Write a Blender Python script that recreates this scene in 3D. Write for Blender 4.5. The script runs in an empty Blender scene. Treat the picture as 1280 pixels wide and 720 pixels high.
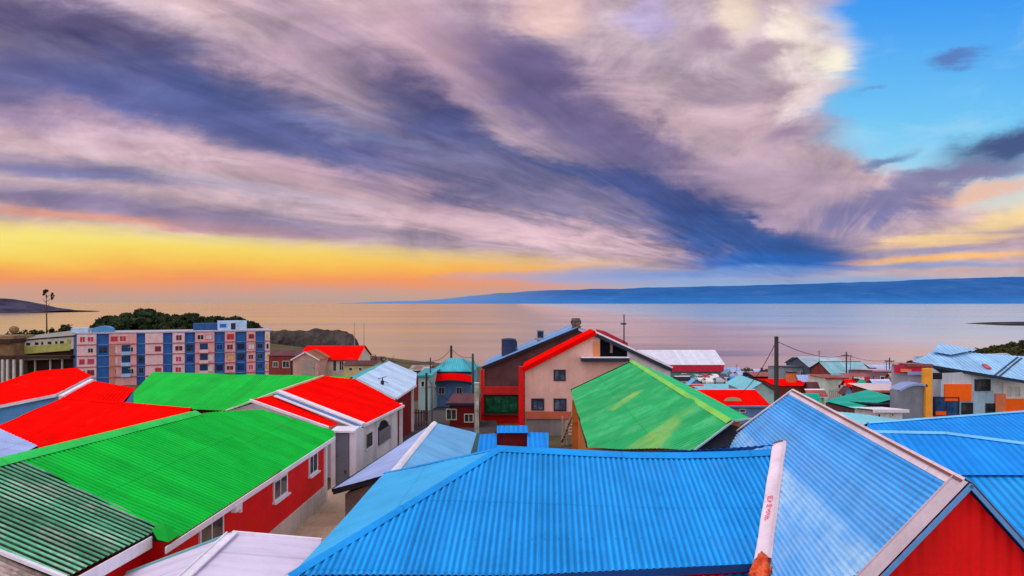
import bpy, bmesh, math, random
from mathutils import Vector, Matrix, noise
random.seed(11)
C = bpy.context.scene.collection
V3 = Vector
F, CX, HY = 853.0, 640.0, 378.0          # focal length in photo pixels, picture centre, horizon line: used to survey the place
SEA = -30.0

def at(px, py, Y):
    """world point seen at a photo pixel, at distance Y in front of the balcony"""
    return V3(((px-CX)/F*Y, Y, (HY-py)/F*Y))
def atz(px, py, z):
    return at(px, py, z*F/(HY-py))

# ------------------------------------------------------------------ camera
cam = bpy.data.cameras.new('camera'); co = bpy.data.objects.new('camera', cam); C.objects.link(co)
cam.sensor_width = 36; cam.lens = 36*F/1280; cam.shift_y = 18/1280
cam.clip_start = 0.1; cam.clip_end = 200000
co.location = (0, 0, 0); co.rotation_euler = (math.pi/2, 0, 0)
bpy.context.scene.camera = co
sc = bpy.context.scene
sc.view_settings.view_transform = 'Standard'; sc.view_settings.look = 'None'; sc.view_settings.exposure = 0
sc.render.engine = 'CYCLES'

def lin(c):
    return tuple(((x/255+0.055)/1.055)**2.4 if x/255 > 0.04045 else x/255/12.92 for x in c)

# ------------------------------------------------------------------ node helper
class NT:
    def __init__(s, tree): s.t = tree; s.n = tree.nodes; s.l = tree.links
    def new(s, typ, **kw):
        n = s.n.new(typ)
        for k, v in kw.items(): setattr(n, k, v)
        return n
    def link(s, a, b): s.l.new(a, b)
    def set(s, sock, v):
        if hasattr(v, 'is_output') or isinstance(v, bpy.types.NodeSocket): s.l.new(v, sock)
        else:
            if sock.type == 'RGBA' and len(v) == 3: v = (*v, 1)
            sock.default_value = v
    def math(s, op, a, b=0.0, c=None, clamp=False):
        n = s.new('ShaderNodeMath', operation=op, use_clamp=clamp)
        s.set(n.inputs[0], a); s.set(n.inputs[1], b)
        if c is not None: s.set(n.inputs[2], c)
        return n.outputs[0]
    def vmath(s, op, a, b):
        n = s.new('ShaderNodeVectorMath', operation=op); s.set(n.inputs[0], a); s.set(n.inputs[1], b); return n.outputs[0]
    def comb(s, x, y, z=0.0):
        n = s.new('ShaderNodeCombineXYZ')
        for i, v in enumerate((x, y, z)): s.set(n.inputs[i], v)
        return n.outputs[0]
    def sep(s, v):
        n = s.new('ShaderNodeSeparateXYZ'); s.l.new(v, n.inputs[0]); return n.outputs
    def noise(s, vec, scale=1.0, detail=4.0, rough=0.55, dist=0.0):
        n = s.new('ShaderNodeTexNoise')
        if vec is not None: s.l.new(vec, n.inputs['Vector'])
        n.inputs['Scale'].default_value = scale; n.inputs['Detail'].default_value = detail
        n.inputs['Roughness'].default_value = rough; n.inputs['Distortion'].default_value = dist
        return n
    def rng(s, v, a, b, c=0.0, d=1.0, smooth=True):
        n = s.new('ShaderNodeMapRange', interpolation_type='SMOOTHSTEP' if smooth else 'LINEAR')
        s.set(n.inputs['Value'], v)
        for k, x in zip(('From Min', 'From Max', 'To Min', 'To Max'), (a, b, c, d)): s.set(n.inputs[k], x)
        return n.outputs[0]
    def mix(s, f, a, b, blend='MIX'):
        n = s.new('ShaderNodeMix', data_type='RGBA', blend_type=blend, clamp_factor=True)
        s.set(n.inputs['Factor'], f); s.set(n.inputs['A'], a) if False else s.set(n.inputs[6], a); s.set(n.inputs[7], b)
        return n.outputs[2]
    def ramp(s, f, stops, interp='LINEAR'):
        n = s.new('ShaderNodeValToRGB'); cr = n.color_ramp; cr.interpolation = interp
        s.l.new(f, n.inputs[0])
        while len(cr.elements) < len(stops): cr.elements.new(0.5)
        for e, (p, c) in zip(cr.elements, stops): e.position = p; e.color = (*c[:3], 1)
        return n.outputs[0]

# ------------------------------------------------------------------ daylight: sky with layered evening clouds, and one soft sun
SUN = V3((-0.42, -0.22, 0.88)).normalized()
def build_sky():
    w = bpy.data.worlds.new('World'); sc.world = w; w.use_nodes = True
    t = NT(w.node_tree); t.n.clear()
    out = t.new('ShaderNodeOutputWorld'); bg = t.new('ShaderNodeBackground'); t.link(bg.outputs[0], out.inputs[0])
    bg.inputs['Strength'].default_value = 0.1
    sky = t.new('ShaderNodeTexSky', sky_type='NISHITA', sun_disc=False)
    sky.sun_elevation = math.asin(SUN.z); sky.sun_rotation = math.atan2(SUN.x, SUN.y)
    d = t.sep(t.new('ShaderNodeTexCoord').outputs['Generated'])
    yy = t.math('MAXIMUM', t.math('ABSOLUTE', d[1]), 0.22)
    # bearing and height of the sky direction, in thousandths: bx grows to the right, by grows down from the top of the view
    bx = t.math('ADD', t.math('MULTIPLY', t.math('DIVIDE', d[0], yy), 0.853), 0.640)
    el = t.math('MAXIMUM', t.math('DIVIDE', d[2], yy), 0.0)
    by = t.math('SUBTRACT', 0.378, t.math('MULTIPLY', el, 0.853))
    # polar coordinates around the point the cloud streets run to
    qx = t.math('SUBTRACT', bx, 1.01); qy = t.math('SUBTRACT', 0.352, by)
    th = t.math('ARCTAN2', qy, t.math('MULTIPLY', qx, -1.0))
    rr = t.math('SQRT', t.math('ADD', t.math('MULTIPLY', qx, qx), t.math('MULTIPLY', qy, qy)))
    lr = t.math('LOGARITHM', t.math('ADD', rr, 0.05), 2.718)
    pol = t.comb(t.math('MULTIPLY', th, 5.0), t.math('MULTIPLY', lr, 1.3), 0.0)
    flat = t.comb(bx, by, 0.0)
    n1 = t.noise(pol, 1.6, 5, 0.55, 0.6)            # long streaks
    pol2 = t.comb(t.math('MULTIPLY', th, 14.0), t.math('MULTIPLY', lr, 2.2), 3.7)
    n2 = t.noise(pol2, 1.5, 4, 0.58, 0.9)          # fine streaks
    sq = t.comb(bx, t.math('MULTIPLY', by, 1.7), 0.3)
    n3 = t.noise(sq, 9.0, 7, 0.62, 0.4)            # lumps
    n4 = t.noise(t.comb(t.math('MULTIPLY', bx, 0.5), t.math('MULTIPLY', by, 3.2), 1.1), 8.0, 6, 0.6, 0.5)   # flat bars
    # warp the lookup so no cloud has a clean outline
    steep = t.rng(t.math('ABSOLUTE', th), 0.30, 0.85)      # away from the low streets the cloud is lumpy, not combed
    wc = t.vmath('SUBTRACT', n1.outputs['Color'], (0.5, 0.5, 0.5)); wl = t.vmath('SUBTRACT', n3.outputs['Color'], (0.5, 0.5, 0.5))
    wf = t.vmath('SUBTRACT', n4.outputs['Color'], (0.5, 0.5, 0.5))
    warp = t.vmath('ADD', t.vmath('MULTIPLY', t.vmath('MULTIPLY', wc, t.comb(*[t.math('SUBTRACT', 1.0, t.math('MULTIPLY', steep, 0.92))]*3)), (0.10, 0.07, 0)), t.vmath('ADD', t.vmath('MULTIPLY', wl, (0.075, 0.062, 0)), t.vmath('MULTIPLY', wf, (0.10, 0.025, 0))))
    P = t.vmath('ADD', flat, warp)
    P2 = t.vmath('ADD', flat, t.vmath('ADD', t.vmath('MULTIPLY', wf, (0.16, 0.03, 0)), t.vmath('MULTIPLY', wl, (0.03, 0.012, 0))))   # for the low bars
    # --- clear air
    byr = t.math('DIVIDE', by, 0.378, clamp=False)
    n5w = t.noise(t.comb(t.math('ADD', bx, t.math('MULTIPLY', by, 0.6)), t.math('MULTIPLY', by, 3.0), 9.0), 5.0, 6, 0.6, 0.6)
    wy = t.math('DIVIDE', t.math('ADD', t.sep(P2)[1], 0.0), 0.4)
    L = t.ramp(wy, [(0.55, lin((190,170,200))), (0.65, lin((240,186,130))), (0.70, lin((255,226,110))), (0.745, lin((255,232,108))), (0.795, lin((255,214,78))),
                    (0.84, lin((255,180,64))), (0.87, lin((250,148,84))), (0.90, lin((218,154,132))), (0.93, lin((198,162,150))), (0.97, lin((190,160,150)))])
    R = t.ramp(wy, [(0.0, lin((56,158,252))), (0.2, lin((88,182,252))), (0.42, lin((118,208,252))), (0.55, lin((172,220,244))), (0.68, lin((250,214,170))), (0.78, lin((252,200,120))),
                    (0.84, lin((226,178,132))), (0.88, lin((120,166,222))), (0.93, lin((176,190,214)))])
    R = t.mix(t.rng(n5w.outputs['Fac'], 0.50, 0.72, 0.0, 0.34), R, lin((196, 224, 246)))     # thin veils in the clear gap
    rx = t.rng(t.sep(P)[0], 0.62, 0.90)
    base = t.mix(rx, L, R)
    base = t.mix(0.12, base, t.mix(1.0, sky.outputs[0], (0.1, 0.1, 0.1, 1), 'MULTIPLY'))
    # orange glow fades towards the middle of the horizon
    # --- the main deck of cloud
    ex = t.sep(P)
    # lower edge of the deck: runs from low left up ... falls gently to the right
    edge = t.math('ADD', 0.283, t.math('MULTIPLY', t.math('MINIMUM', ex[0], 0.92), 0.072))
    e2 = t.sep(P2)
    deckA = t.rng(t.math('SUBTRACT', edge, e2[1]), -0.012, 0.022)
    # right edge of the deck
    redge = t.math('ADD', 1.045, t.math('MULTIPLY', t.math('MAXIMUM', t.math('SUBTRACT', ex[1], 0.18), 0.0), 2.6))
    deckB = t.rng(t.math('SUBTRACT', redge, ex[0]), -0.03, 0.05)
    deck = t.math('MULTIPLY', deckA, deckB)
    m1 = lin((178,156,170)); m2 = lin((206,178,186)); m3 = lin((124,116,152)); m4 = lin((222,198,206))
    n5 = t.noise(t.comb(t.math('MULTIPLY', bx, 1.0), t.math('MULTIPLY', by, 1.5), 5.0), 4.2, 8, 0.62, 0.7)
    def lerp(f, a, b): return t.math('ADD', a, t.math('MULTIPLY', f, t.math('SUBTRACT', b, a)))
    dk = lerp(steep, t.math('ADD', t.math('MULTIPLY', n1.outputs['Fac'], 0.6), t.math('MULTIPLY', n2.outputs['Fac'], 0.25)), t.math('ADD', t.math('MULTIPLY', n5.outputs['Fac'], 0.7), t.math('ADD', 0.075, t.math('MULTIPLY', n1.outputs['Fac'], 0.0))))
    dk = t.math('ADD', dk, t.math('MULTIPLY', n3.outputs['Fac'], 0.25))
    deckc = t.ramp(t.math('SUBTRACT', dk, 0.05), [(0.30, m3), (0.44, m1), (0.56, m2), (0.70, m4)])
    col = t.mix(deck, base, deckc)
    def blob(col, cx, cy, rx_, ry_, ang, c, a=1.0, lo=0.0, hi=0.80, src=P, tex=None):
        m = t.new('ShaderNodeMapping', vector_type='TEXTURE'); t.link(src, m.inputs['Vector'])
        m.inputs['Location'].default_value = (cx/1000, cy/1000, 0); m.inputs['Rotation'].default_value = (0, 0, math.radians(ang))
        m.inputs['Scale'].default_value = (rx_/1000, ry_/1000, 1)
        g = t.new('ShaderNodeTexGradient', gradient_type='SPHERICAL'); t.link(m.outputs[0], g.inputs[0])
        f = t.rng(g.outputs['Fac'], lo, hi, 0.0, a)
        if tex is not None: f = t.math('MULTIPLY', f, t.rng(tex, 0.32, 0.62, 0.35, 1.0))
        return t.mix(f, col, lin(c))
    N1, N2, N3, N4 = (n.outputs['Fac'] for n in (n1, n2, n3, n4))
    B = blob
    col = SKYBLOBS(col, B, P, P2, N1, N2, N3, N4)
    # fine structure over everything but the clear gap
    f = t.math('MULTIPLY', deck, 0.62)
    br = lerp(t.math('MULTIPLY', steep, 0.97), t.rng(N2, 0.32, 0.68, 0.74, 1.26, False), t.rng(n5.outputs['Fac'], 0.30, 0.70, 0.84, 1.14, False))
    br3 = t.rng(N3, 0.30, 0.72, 0.78, 1.20, False)
    br4 = t.rng(N4, 0.32, 0.68, 0.80, 1.18, False)
    bb = t.math('MULTIPLY', t.math('MULTIPLY', br, br3), br4)
    gray = t.comb(bb, bb, bb)
    col = t.mix(f, col, t.mix(1.0, col, gray, 'MULTIPLY'))
    # sky behind and overhead: unseen bright fill added for even light
    up = t.rng(el, 0.46, 0.9)
    back = t.rng(d[1], 0.15, -0.25)
    over = t.math('MAXIMUM', up, back)
    hi = t.ramp(n3.outputs['Fac'], [(0.35, (0.66, 0.66, 0.76)), (0.65, (0.90, 0.87, 0.94))])
    lo = t.ramp(n3.outputs['Fac'], [(0.35, (1.25, 1.13, 1.10)), (0.65, (1.75, 1.55, 1.48))])      # unseen low brightness added behind the viewer to fill facing walls
    oc = t.mix(t.rng(d[2], 0.25, 0.70), lo, hi)
    col = t.mix(over, col, oc)
    t.link(t.mix(1.0, col, (10, 10, 10, 1), 'MULTIPLY'), bg.inputs['Color'])
    w.cycles.sampling_method = 'MANUAL'; w.cycles.sample_map_resolution = 512
    s = bpy.data.lights.new('sun', 'SUN'); s.energy = 1.1; s.angle = math.radians(30); s.color = (1.0, 0.94, 0.90)
    so = bpy.data.objects.new('sun', s); C.objects.link(so)
    so.rotation_euler = (-SUN).to_track_quat('-Z', 'Y').to_euler()

def SKYBLOBS(c, B, P, P2, N1, N2, N3, N4):
    # broad dark streets on the left
    c = B(c, 130, 75, 420, 100, 10, (84,88,140), .95, tex=N1)
    c = B(c, 60, 30, 260, 50, 6, (70,66,112), .7)
    c = B(c, 40, 110, 240, 60, 6, (84,92,148), .8)
    c = B(c, 330, 150, 420, 62, 14, (78,92,150), .9)
    c = B(c, 520, 120, 190, 62, 28, (70,76,128), .9)
    c = B(c, 600, 185, 190, 42, 22, (72,84,136), .8)
    c = B(c, 640, 250, 330, 50, 14, (80,92,146), .7)
    # mauve lights
    c = B(c, 420, 50, 180, 60, 25, (188,158,182), .7, tex=N3)
    c = B(c, 340, 80, 110, 40, 20, (206,172,190), .6, tex=N3)
    c = B(c, 560, 60, 150, 80, 30, (196,160,178), .8)
    c = B(c, 100, 150, 220, 32, 8, (170,140,166), .6)
    c = B(c, 230, 190, 260, 30, 10, (214,180,196), .75, tex=N2)
    c = B(c, 420, 225, 300, 34, 11, (196,160,178), .8, tex=N2)
    c = B(c, 600, 290, 260, 26, 8, (214,178,190), .75, tex=N2)
    c = B(c, 760, 300, 150, 24, 6, (224,186,196), .7, tex=N2)
    c = B(c, 470, 172, 240, 16, 15, (122,132,182), .5, src=P2)
    c = B(c, 150, 274, 420, 13, 4.6, (230,156,126), .75, src=P2)
    c = B(c, 90, 215, 240, 12, 5, (112,122,172), .75, src=P2)
    c = B(c, 300, 232, 260, 10, 8, (206,190,212), .6, src=P2)
    c = B(c, 60, 240, 200, 9, 5, (176,160,188), .6, src=P2)
    c = B(c, 210, 180, 120, 16, 10, (218,186,198), .7, src=P2)
    c = B(c, 255, 193, 110, 9, 9, (232,206,212), .75, tex=N3)
    c = B(c, 700, 305, 160, 9, 8, (232,200,206), .6, src=P2)
    c = B(c, 1000, 268, 90, 14, 20, (196,166,190), .7)
    c = B(c, 1120, 252, 100, 26, -12, (126,122,166), .8)
    c = B(c, 800, 346, 300, 12, 0, (150,168,214), .85, src=P2)
    c = B(c, 120, 255, 330, 18, 5, (120,112,156), .7, src=P2)
    c = B(c, 330, 285, 300, 16, 5, (128,124,166), .6, src=P2)
    c = B(c, 70, 205, 200, 22, 7, (118,116,162), .6, tex=N4)
    # centre and right: pink-white sheet with dark heart
    c = B(c, 690, 110, 210, 95, 32, (100,92,138), .95)
    c = B(c, 860, 160, 190, 130, 30, (214,182,194), .8, tex=N3)
    c = B(c, 900, 60, 200, 90, 10, (226,206,220), .8, tex=N3)
    c = B(c, 1005, 60, 90, 90, 30, (250,234,226), .85, tex=N3)
    c = B(c, 1028, 82, 42, 30, 0, (255,248,226), .95)
    c = B(c, 985, 40, 34, 46, 20, (255,240,224), .7)
    c = B(c, 1010, 130, 40, 50, 10, (246,226,224), .6)
    c = B(c, 920, 20, 40, 50, 0, (255,232,206), .7)
    c = B(c, 815, 25, 40, 36, 0, (190,178,228), .7)
    c = B(c, 700, 20, 70, 40, 0, (240,200,190), .6)
    c = B(c, 880, 52, 60, 26, -20, (160,130,160), .8, tex=N3)
    c = B(c, 945, 65, 70, 18, -18, (164,132,160), .8, tex=N3)
    c = B(c, 960, 120, 40, 16, -25, (176,142,164), .7, tex=N3)
    c = B(c, 1000, 165, 60, 18, -25, (150,130,166), .8, tex=N3)
    c = B(c, 790, 180, 180, 52, 24, (110,102,148), .9)
    c = B(c, 960, 235, 170, 60, 8, (188,162,186), .8)
    c = B(c, 820, 250, 210, 54, 18, (66,82,140), .97)
    c = B(c, 700, 215, 110, 16, 22, (70,92,150), .7)
    c = B(c, 920, 295, 160, 44, 10, (56,88,152), .95)
    c = B(c, 990, 318, 150, 34, 2, (54,92,158), .95, src=P2)
    c = B(c, 980, 330, 200, 20, 0, (48,104,184), .95, src=P2)
    c = B(c, 900, 340, 260, 12, 0, (110,150,214), .8, src=P2)
    c = B(c, 960, 275, 70, 12, 12, (190,164,190), .7)
    c = B(c, 1090, 265, 130, 38, -12, (120,120,168), .9, tex=N1)
    c = B(c, 1150, 235, 120, 24, -14, (128,124,164), .85)
    # the gap on the right and its small clouds
    c = B(c, 1262, 185, 120, 36, -10, (70,84,130), .97)
    c = B(c, 1230, 215, 130, 16, -6, (128,116,158), .8)
    c = B(c, 1110, 200, 55, 12, -18, (104,122,168), .8)
    c = B(c, 1210, 78, 50, 13, -6, (92,114,180), .8)
    c = B(c, 1095, 120, 26, 7, -15, (110,150,206), .7)
    c = B(c, 1250, 232, 130, 14, -9, (240,186,160), .8)
    c = B(c, 1270, 265, 150, 20, -14, (255,222,160), .8, src=P2)
    c = B(c, 1180, 300, 130, 8, -5, (255,214,150), .8, src=P2)
    c = B(c, 1200, 322, 190, 8, -2, (255,192,110), .85, src=P2)
    c = B(c, 1170, 312, 120, 6, -2, (150,150,186), .7, src=P2)
    c = B(c, 1190, 333, 190, 6, 0, (132,160,206), .7, src=P2)
    return c
# ------------------------------------------------------------------ materials
MATS = {}
def material(name, color, rough=0.6, metal=0.0, var=0.12, streak=0.0, rust=0.0, scale=1.0, bump=0.0, rustcol=(0.10, 0.035, 0.015), alt=None, spec=0.15, uv=False, crest=0.0):
    """painted / plastered / rendered surface: broad mottling, streaks running down, specks of wear"""
    if name in MATS: return MATS[name]
    m = bpy.data.materials.new(name); m.use_nodes = True; t = NT(m.node_tree)
    b = m.node_tree.nodes['Principled BSDF']
    tc = t.new('ShaderNodeTexCoord')
    o = tc.outputs['Object']
    n = t.noise(o, 0.8*scale, 5, 0.6); n2 = t.noise(o, 9.0*scale, 4, 0.65)
    f = t.math('ADD', t.math('MULTIPLY', n.outputs[0], 0.65), t.math('MULTIPLY', n2.outputs[0], 0.35))
    dark = tuple(c*(1-1.6*var) for c in color); light = tuple(min(1, c*(1+1.3*var)+0.008*var) for c in color)
    if alt: light = alt
    col = t.ramp(f, [(0.34, dark), (0.5, color), (0.66, light)])
    if streak:
        src = tc.outputs['UV'] if uv else o
        mp = t.new('ShaderNodeMapping'); t.link(src, mp.inputs[0])
        mp.inputs['Scale'].default_value = (1.0, 0.22, 1) if uv else (3.0, 3.0, 0.18)
        s = t.noise(mp.outputs[0], 1.3, 5, 0.7)
        sf = t.rng(s.outputs[0], 0.42, 0.74, 0.0, streak)
        col = t.mix(sf, col, tuple(c*0.45+0.010 for c in color))
        s2 = t.noise(mp.outputs[0], 0.7, 4, 0.6)
        sf2 = t.rng(s2.outputs[0], 0.5, 0.8, 0.0, streak*0.7)
        col = t.mix(sf2, col, tuple(min(1, c*1.15+0.010) for c in color))
    if uv:      # sheets weather one by one; rib shading is painted in, lighter crests and darker troughs
        us = t.sep(tc.outputs['UV'])
        wn = t.new('ShaderNodeTexWhiteNoise', noise_dimensions='1D'); t.link(t.math('FLOOR', t.math('DIVIDE', us[0], 5.0)), wn.inputs['W'])
        k = t.rng(wn.outputs[0], 0, 1, 1.0-0.9*var, 1.0+0.7*var, False)
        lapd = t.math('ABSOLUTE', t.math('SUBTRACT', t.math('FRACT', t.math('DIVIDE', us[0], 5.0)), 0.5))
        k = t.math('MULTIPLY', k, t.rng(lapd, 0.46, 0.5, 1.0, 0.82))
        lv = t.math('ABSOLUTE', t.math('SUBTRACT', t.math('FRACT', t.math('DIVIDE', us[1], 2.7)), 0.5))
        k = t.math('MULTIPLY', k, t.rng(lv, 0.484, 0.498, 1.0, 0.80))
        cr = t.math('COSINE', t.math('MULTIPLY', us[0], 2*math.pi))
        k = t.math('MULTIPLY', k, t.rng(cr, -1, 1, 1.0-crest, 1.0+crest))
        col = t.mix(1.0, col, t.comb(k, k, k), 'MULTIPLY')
        st = t.noise(o, 0.55*scale, 6, 0.7); stf = t.rng(st.outputs[0], 0.56, 0.74, 0.0, min(0.5, streak))
        col = t.mix(stf, col, tuple(min(1, 0.62*c+0.045) for c in color))
    if rust:
        r = t.noise(o, 2.6*scale, 8, 0.75)
        rf = t.rng(r.outputs[0], 0.68-0.25*rust, 0.80-0.2*rust, 0.0, min(1, 0.4+rust))
        col = t.mix(rf, col, rustcol)
    t.link(col, b.inputs['Base Color'])
    b.inputs['Metallic'].default_value = metal
    rr = t.rng(n2.outputs[0], 0.3, 0.7, max(0.05, rough-0.12), min(1, rough+0.12), False)
    t.link(rr, b.inputs['Roughness'])
    b.inputs['Specular IOR Level'].default_value = spec
    if bump:
        bp = t.new('ShaderNodeBump'); bp.inputs['Strength'].default_value = bump; bp.inputs['Distance'].default_value = 0.05
        t.link(n2.outputs[0], bp.inputs['Height']); t.link(bp.outputs[0], b.inputs['Normal'])
    MATS[name] = m
    return m

def tin(name, color, **kw):
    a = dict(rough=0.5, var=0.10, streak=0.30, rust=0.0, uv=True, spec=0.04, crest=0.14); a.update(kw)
    return material(name, color, **a)

def glass_mat():
    if 'glass' in MATS: return MATS['glass']
    m = bpy.data.materials.new('window glass'); m.use_nodes = True; t = NT(m.node_tree)
    b = m.node_tree.nodes['Principled BSDF']
    o = t.new('ShaderNodeTexCoord').outputs['Object']
    n = t.noise(o, 1.7, 3)
    t.link(t.ramp(n.outputs[0], [(0.4, (0.012, 0.016, 0.022)), (0.6, (0.06, 0.065, 0.075))]), b.inputs['Base Color'])
    b.inputs['Roughness'].default_value = 0.06; b.inputs['Specular IOR Level'].default_value = 0.6
    MATS['glass'] = m; return m

# ------------------------------------------------------------------ object bookkeeping
def empty(name, loc, label, cat, group=None):
    o = bpy.data.objects.new(name, None); C.objects.link(o); o.location = loc; o.empty_display_size = 0.3
    o['label'] = label; o['category'] = cat
    if group: o['group'] = group
    return o
def origin_of(o):
    p = V3((0, 0, 0))
    while o is not None: p = p + o.location; o = o.parent
    return p

class MB:
    """collects faces and links them as ONE mesh object"""
    def __init__(s): s.v = []; s.f = []; s.m = []; s.uv = []
    def face(s, pts, mi=0, uv=None):
        i = len(s.v); s.v += [V3(p) for p in pts]; s.f.append(list(range(i, i+len(pts)))); s.m.append(mi); s.uv.append(uv)
    def grid(s, rows, mi=0, uvs=None, close=False):
        i = len(s.v); w = len(rows[0])
        for r in rows: s.v += [V3(p) for p in r]
        for a in range(len(rows)-1):
            for b in range(w if close else w-1):
                b2 = (b+1) % w
                s.f.append([i+a*w+b, i+a*w+b2, i+(a+1)*w+b2, i+(a+1)*w+b]); s.m.append(mi)
                s.uv.append([uvs[a][b], uvs[a][b2], uvs[a+1][b2], uvs[a+1][b]] if uvs else None)
    def hexa(s, p, mi=0):
        """p: 8 corners, bottom four then top four"""
        for q in ((3,2,1,0), (4,5,6,7), (0,1,5,4), (1,2,6,5), (2,3,7,6), (3,0,4,7)): s.face([p[k] for k in q], mi)
    def box(s, c, size, rz=0.0, mi=0, ax=None):
        c = V3(c); hx, hy, hz = (d/2 for d in size)
        X, Y, Z = ax if ax else (V3((math.cos(rz), math.sin(rz), 0)), V3((-math.sin(rz), math.cos(rz), 0)), V3((0, 0, 1)))
        s.hexa([c+X*a*hx+Y*b*hy+Z*d*hz for d in (-1, 1) for a, b in ((-1,-1), (1,-1), (1,1), (-1,1))], mi)
    def beam(s, A, B, w, h, mi=0, up=None, off=(0, 0)):
        """bar from A to B, w across, h along up"""
        A = V3(A); B = V3(B); d = (B-A).normalized(); u = V3(up) if up is not None else V3((0, 0, 1))
        x = d.cross(u).normalized(); u = x.cross(d).normalized()
        q = [x*(off[0]+a*w/2)+u*(off[1]+b*h/2) for a, b in ((-1,-1), (1,-1), (1,1), (-1,1))]
        s.hexa([A+k for k in q]+[B+k for k in q], mi)
    def tube(s, pts, r, n=10, mi=0, cap=True):
        pts = [V3(p) for p in pts]; rs = r if isinstance(r, (list, tuple)) else [r]*len(pts)
        rows = []
        for k, p in enumerate(pts):
            d = (pts[min(k+1, len(pts)-1)]-pts[max(k-1, 0)]).normalized()
            a = V3((1, 0, 0)) if abs(d.x) < 0.8 else V3((0, 1, 0))
            x = d.cross(a).normalized(); y = d.cross(x).normalized()
            rows.append([p+(x*math.cos(2*math.pi*j/n)+y*math.sin(2*math.pi*j/n))*rs[k] for j in range(n)])
        s.grid(rows, mi, close=True)
        if cap: s.face(rows[0], mi); s.face(rows[-1][::-1], mi)
    def build(s, name, mats, parent=None, smooth=False, weld=False):
        o0 = origin_of(parent) if parent is not None else V3((0, 0, 0))
        me = bpy.data.meshes.new(name); me.from_pydata([p-o0 for p in s.v], [], s.f)
        for m in (mats if isinstance(mats, (list, tuple)) else [mats]): me.materials.append(m)
        me.polygons.foreach_set('material_index', s.m)
        if any(s.uv):
            ul = me.uv_layers.new(name='UVMap')
            for p, uv in zip(me.polygons, s.uv):
                if uv:
                    for li, c in zip(p.loop_indices, uv): ul.data[li].uv = c
        if weld or smooth:
            bm = bmesh.new(); bm.from_mesh(me)
            if weld: bmesh.ops.remove_doubles(bm, verts=bm.verts, dist=1e-4)
            bmesh.ops.recalc_face_normals(bm, faces=bm.faces)
            bm.to_mesh(me); bm.free()
        if smooth: me.polygons.foreach_set('use_smooth', [True]*len(me.polygons))
        me.update()
        o = bpy.data.objects.new(name, me); C.objects.link(o)
        if parent is not None: o.parent = parent
        return o

class Plane:
    def __init__(s, a, b, c):
        s.p = V3(a); n = (V3(b)-V3(a)).cross(V3(c)-V3(a)).normalized()
        s.n = n if n.z > 0 else -n
        g = V3((0, 0, -1)); d = g - s.n*g.dot(s.n)
        s.down = d.normalized() if d.length > 1e-6 else V3((0, -1, 0))
        s.along = s.down.cross(s.n).normalized()
    def hit(s, px, py):
        r = V3(((px-CX)/F, 1, (HY-py)/F)); return r*(s.p.dot(s.n)/r.dot(s.n))
    def hits(s, pts): return [s.hit(*q) for q in pts]
    def z(s, x, y): return s.p.z - (s.n.x*(x-s.p.x)+s.n.y*(y-s.p.y))/s.n.z
class Wall(Plane):
    """vertical plane through two points"""
    def __init__(s, a, b):
        s.p = V3(a); d = V3((b[0]-a[0], b[1]-a[1], 0)).normalized()
        s.n = V3((d.y, -d.x, 0)); s.down = V3((0, 0, -1)); s.along = d
        if s.n.dot(s.p) > 0: s.n = -s.n; s.along = -d
def sheet(mb, pl, pts, pitch=0.2, amp=0.02, rib=None, lift=0.0, mi=0, steps=6, sag=0.0, flat=False, seg=1.1, mmax=14):
    """profiled metal sheet over a convex outline lying in plane pl; ribs run along rib (default: down the slope)"""
    v = (rib if rib is not None else pl.down).normalized(); u = v.cross(pl.n).normalized(); n = pl.n
    P = [V3(p) for p in pts]; o = P[0]
    q = [((p-o).dot(u), (p-o).dot(v)) for p in P]
    u0 = min(a for a, b in q); u1 = max(a for a, b in q)
    us = set(a for a, b in q); k = math.ceil(u0*steps/pitch)
    while k*pitch/steps < u1: us.add(k*pitch/steps); k += 1
    us = sorted(us); us = [a for i, a in enumerate(us) if i == 0 or a-us[i-1] > 1e-4]
    rows = []; uvs = []; uo = round(o.x/pitch)
    for a in us:
        lo, hi = 1e9, -1e9
        for i in range(len(q)):
            (a0, b0), (a1, b1) = q[i], q[(i+1) % len(q)]
            if abs(a1-a0) < 1e-9:
                if abs(a-a0) < 1e-6: lo = min(lo, b0, b1); hi = max(hi, b0, b1)
            elif min(a0, a1)-1e-6 <= a <= max(a0, a1)+1e-6:
                b = b0+(b1-b0)*(a-a0)/(a1-a0); lo = min(lo, b); hi = max(hi, b)
        if hi < lo: continue
        h = amp*math.cos(2*math.pi*a/pitch) if not flat else 0.0
        r = []; uvr = []
        m = max(2, min(mmax, int((hi-lo)/seg)+2)) if sag else 2
        for j in range(m):
            b = lo+(hi-lo)*j/(m-1)
            s_ = sag*(noise.noise(V3((a*0.35+o.x, b*0.5+o.y, 2.0)))) if sag else 0.0
            r.append(o+u*a+v*b+n*(h+lift+s_)); uvr.append((a/pitch+uo, b))
        rows.append(r); uvs.append(uvr)
    m = max(len(r) for r in rows)
    if any(len(r) != m for r in rows):
        for r, uvr in zip(rows, uvs):
            if len(r) != m:
                a, b = r[0], r[-1]; ua, ub = uvr[0], uvr[-1]
                r[:] = [a.lerp(b, j/(m-1)) for j in range(m)]; uvr[:] = [(ua[0], ua[1]+(ub[1]-ua[1])*j/(m-1)) for j in range(m)]
    mb.grid(rows, mi, uvs)

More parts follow.
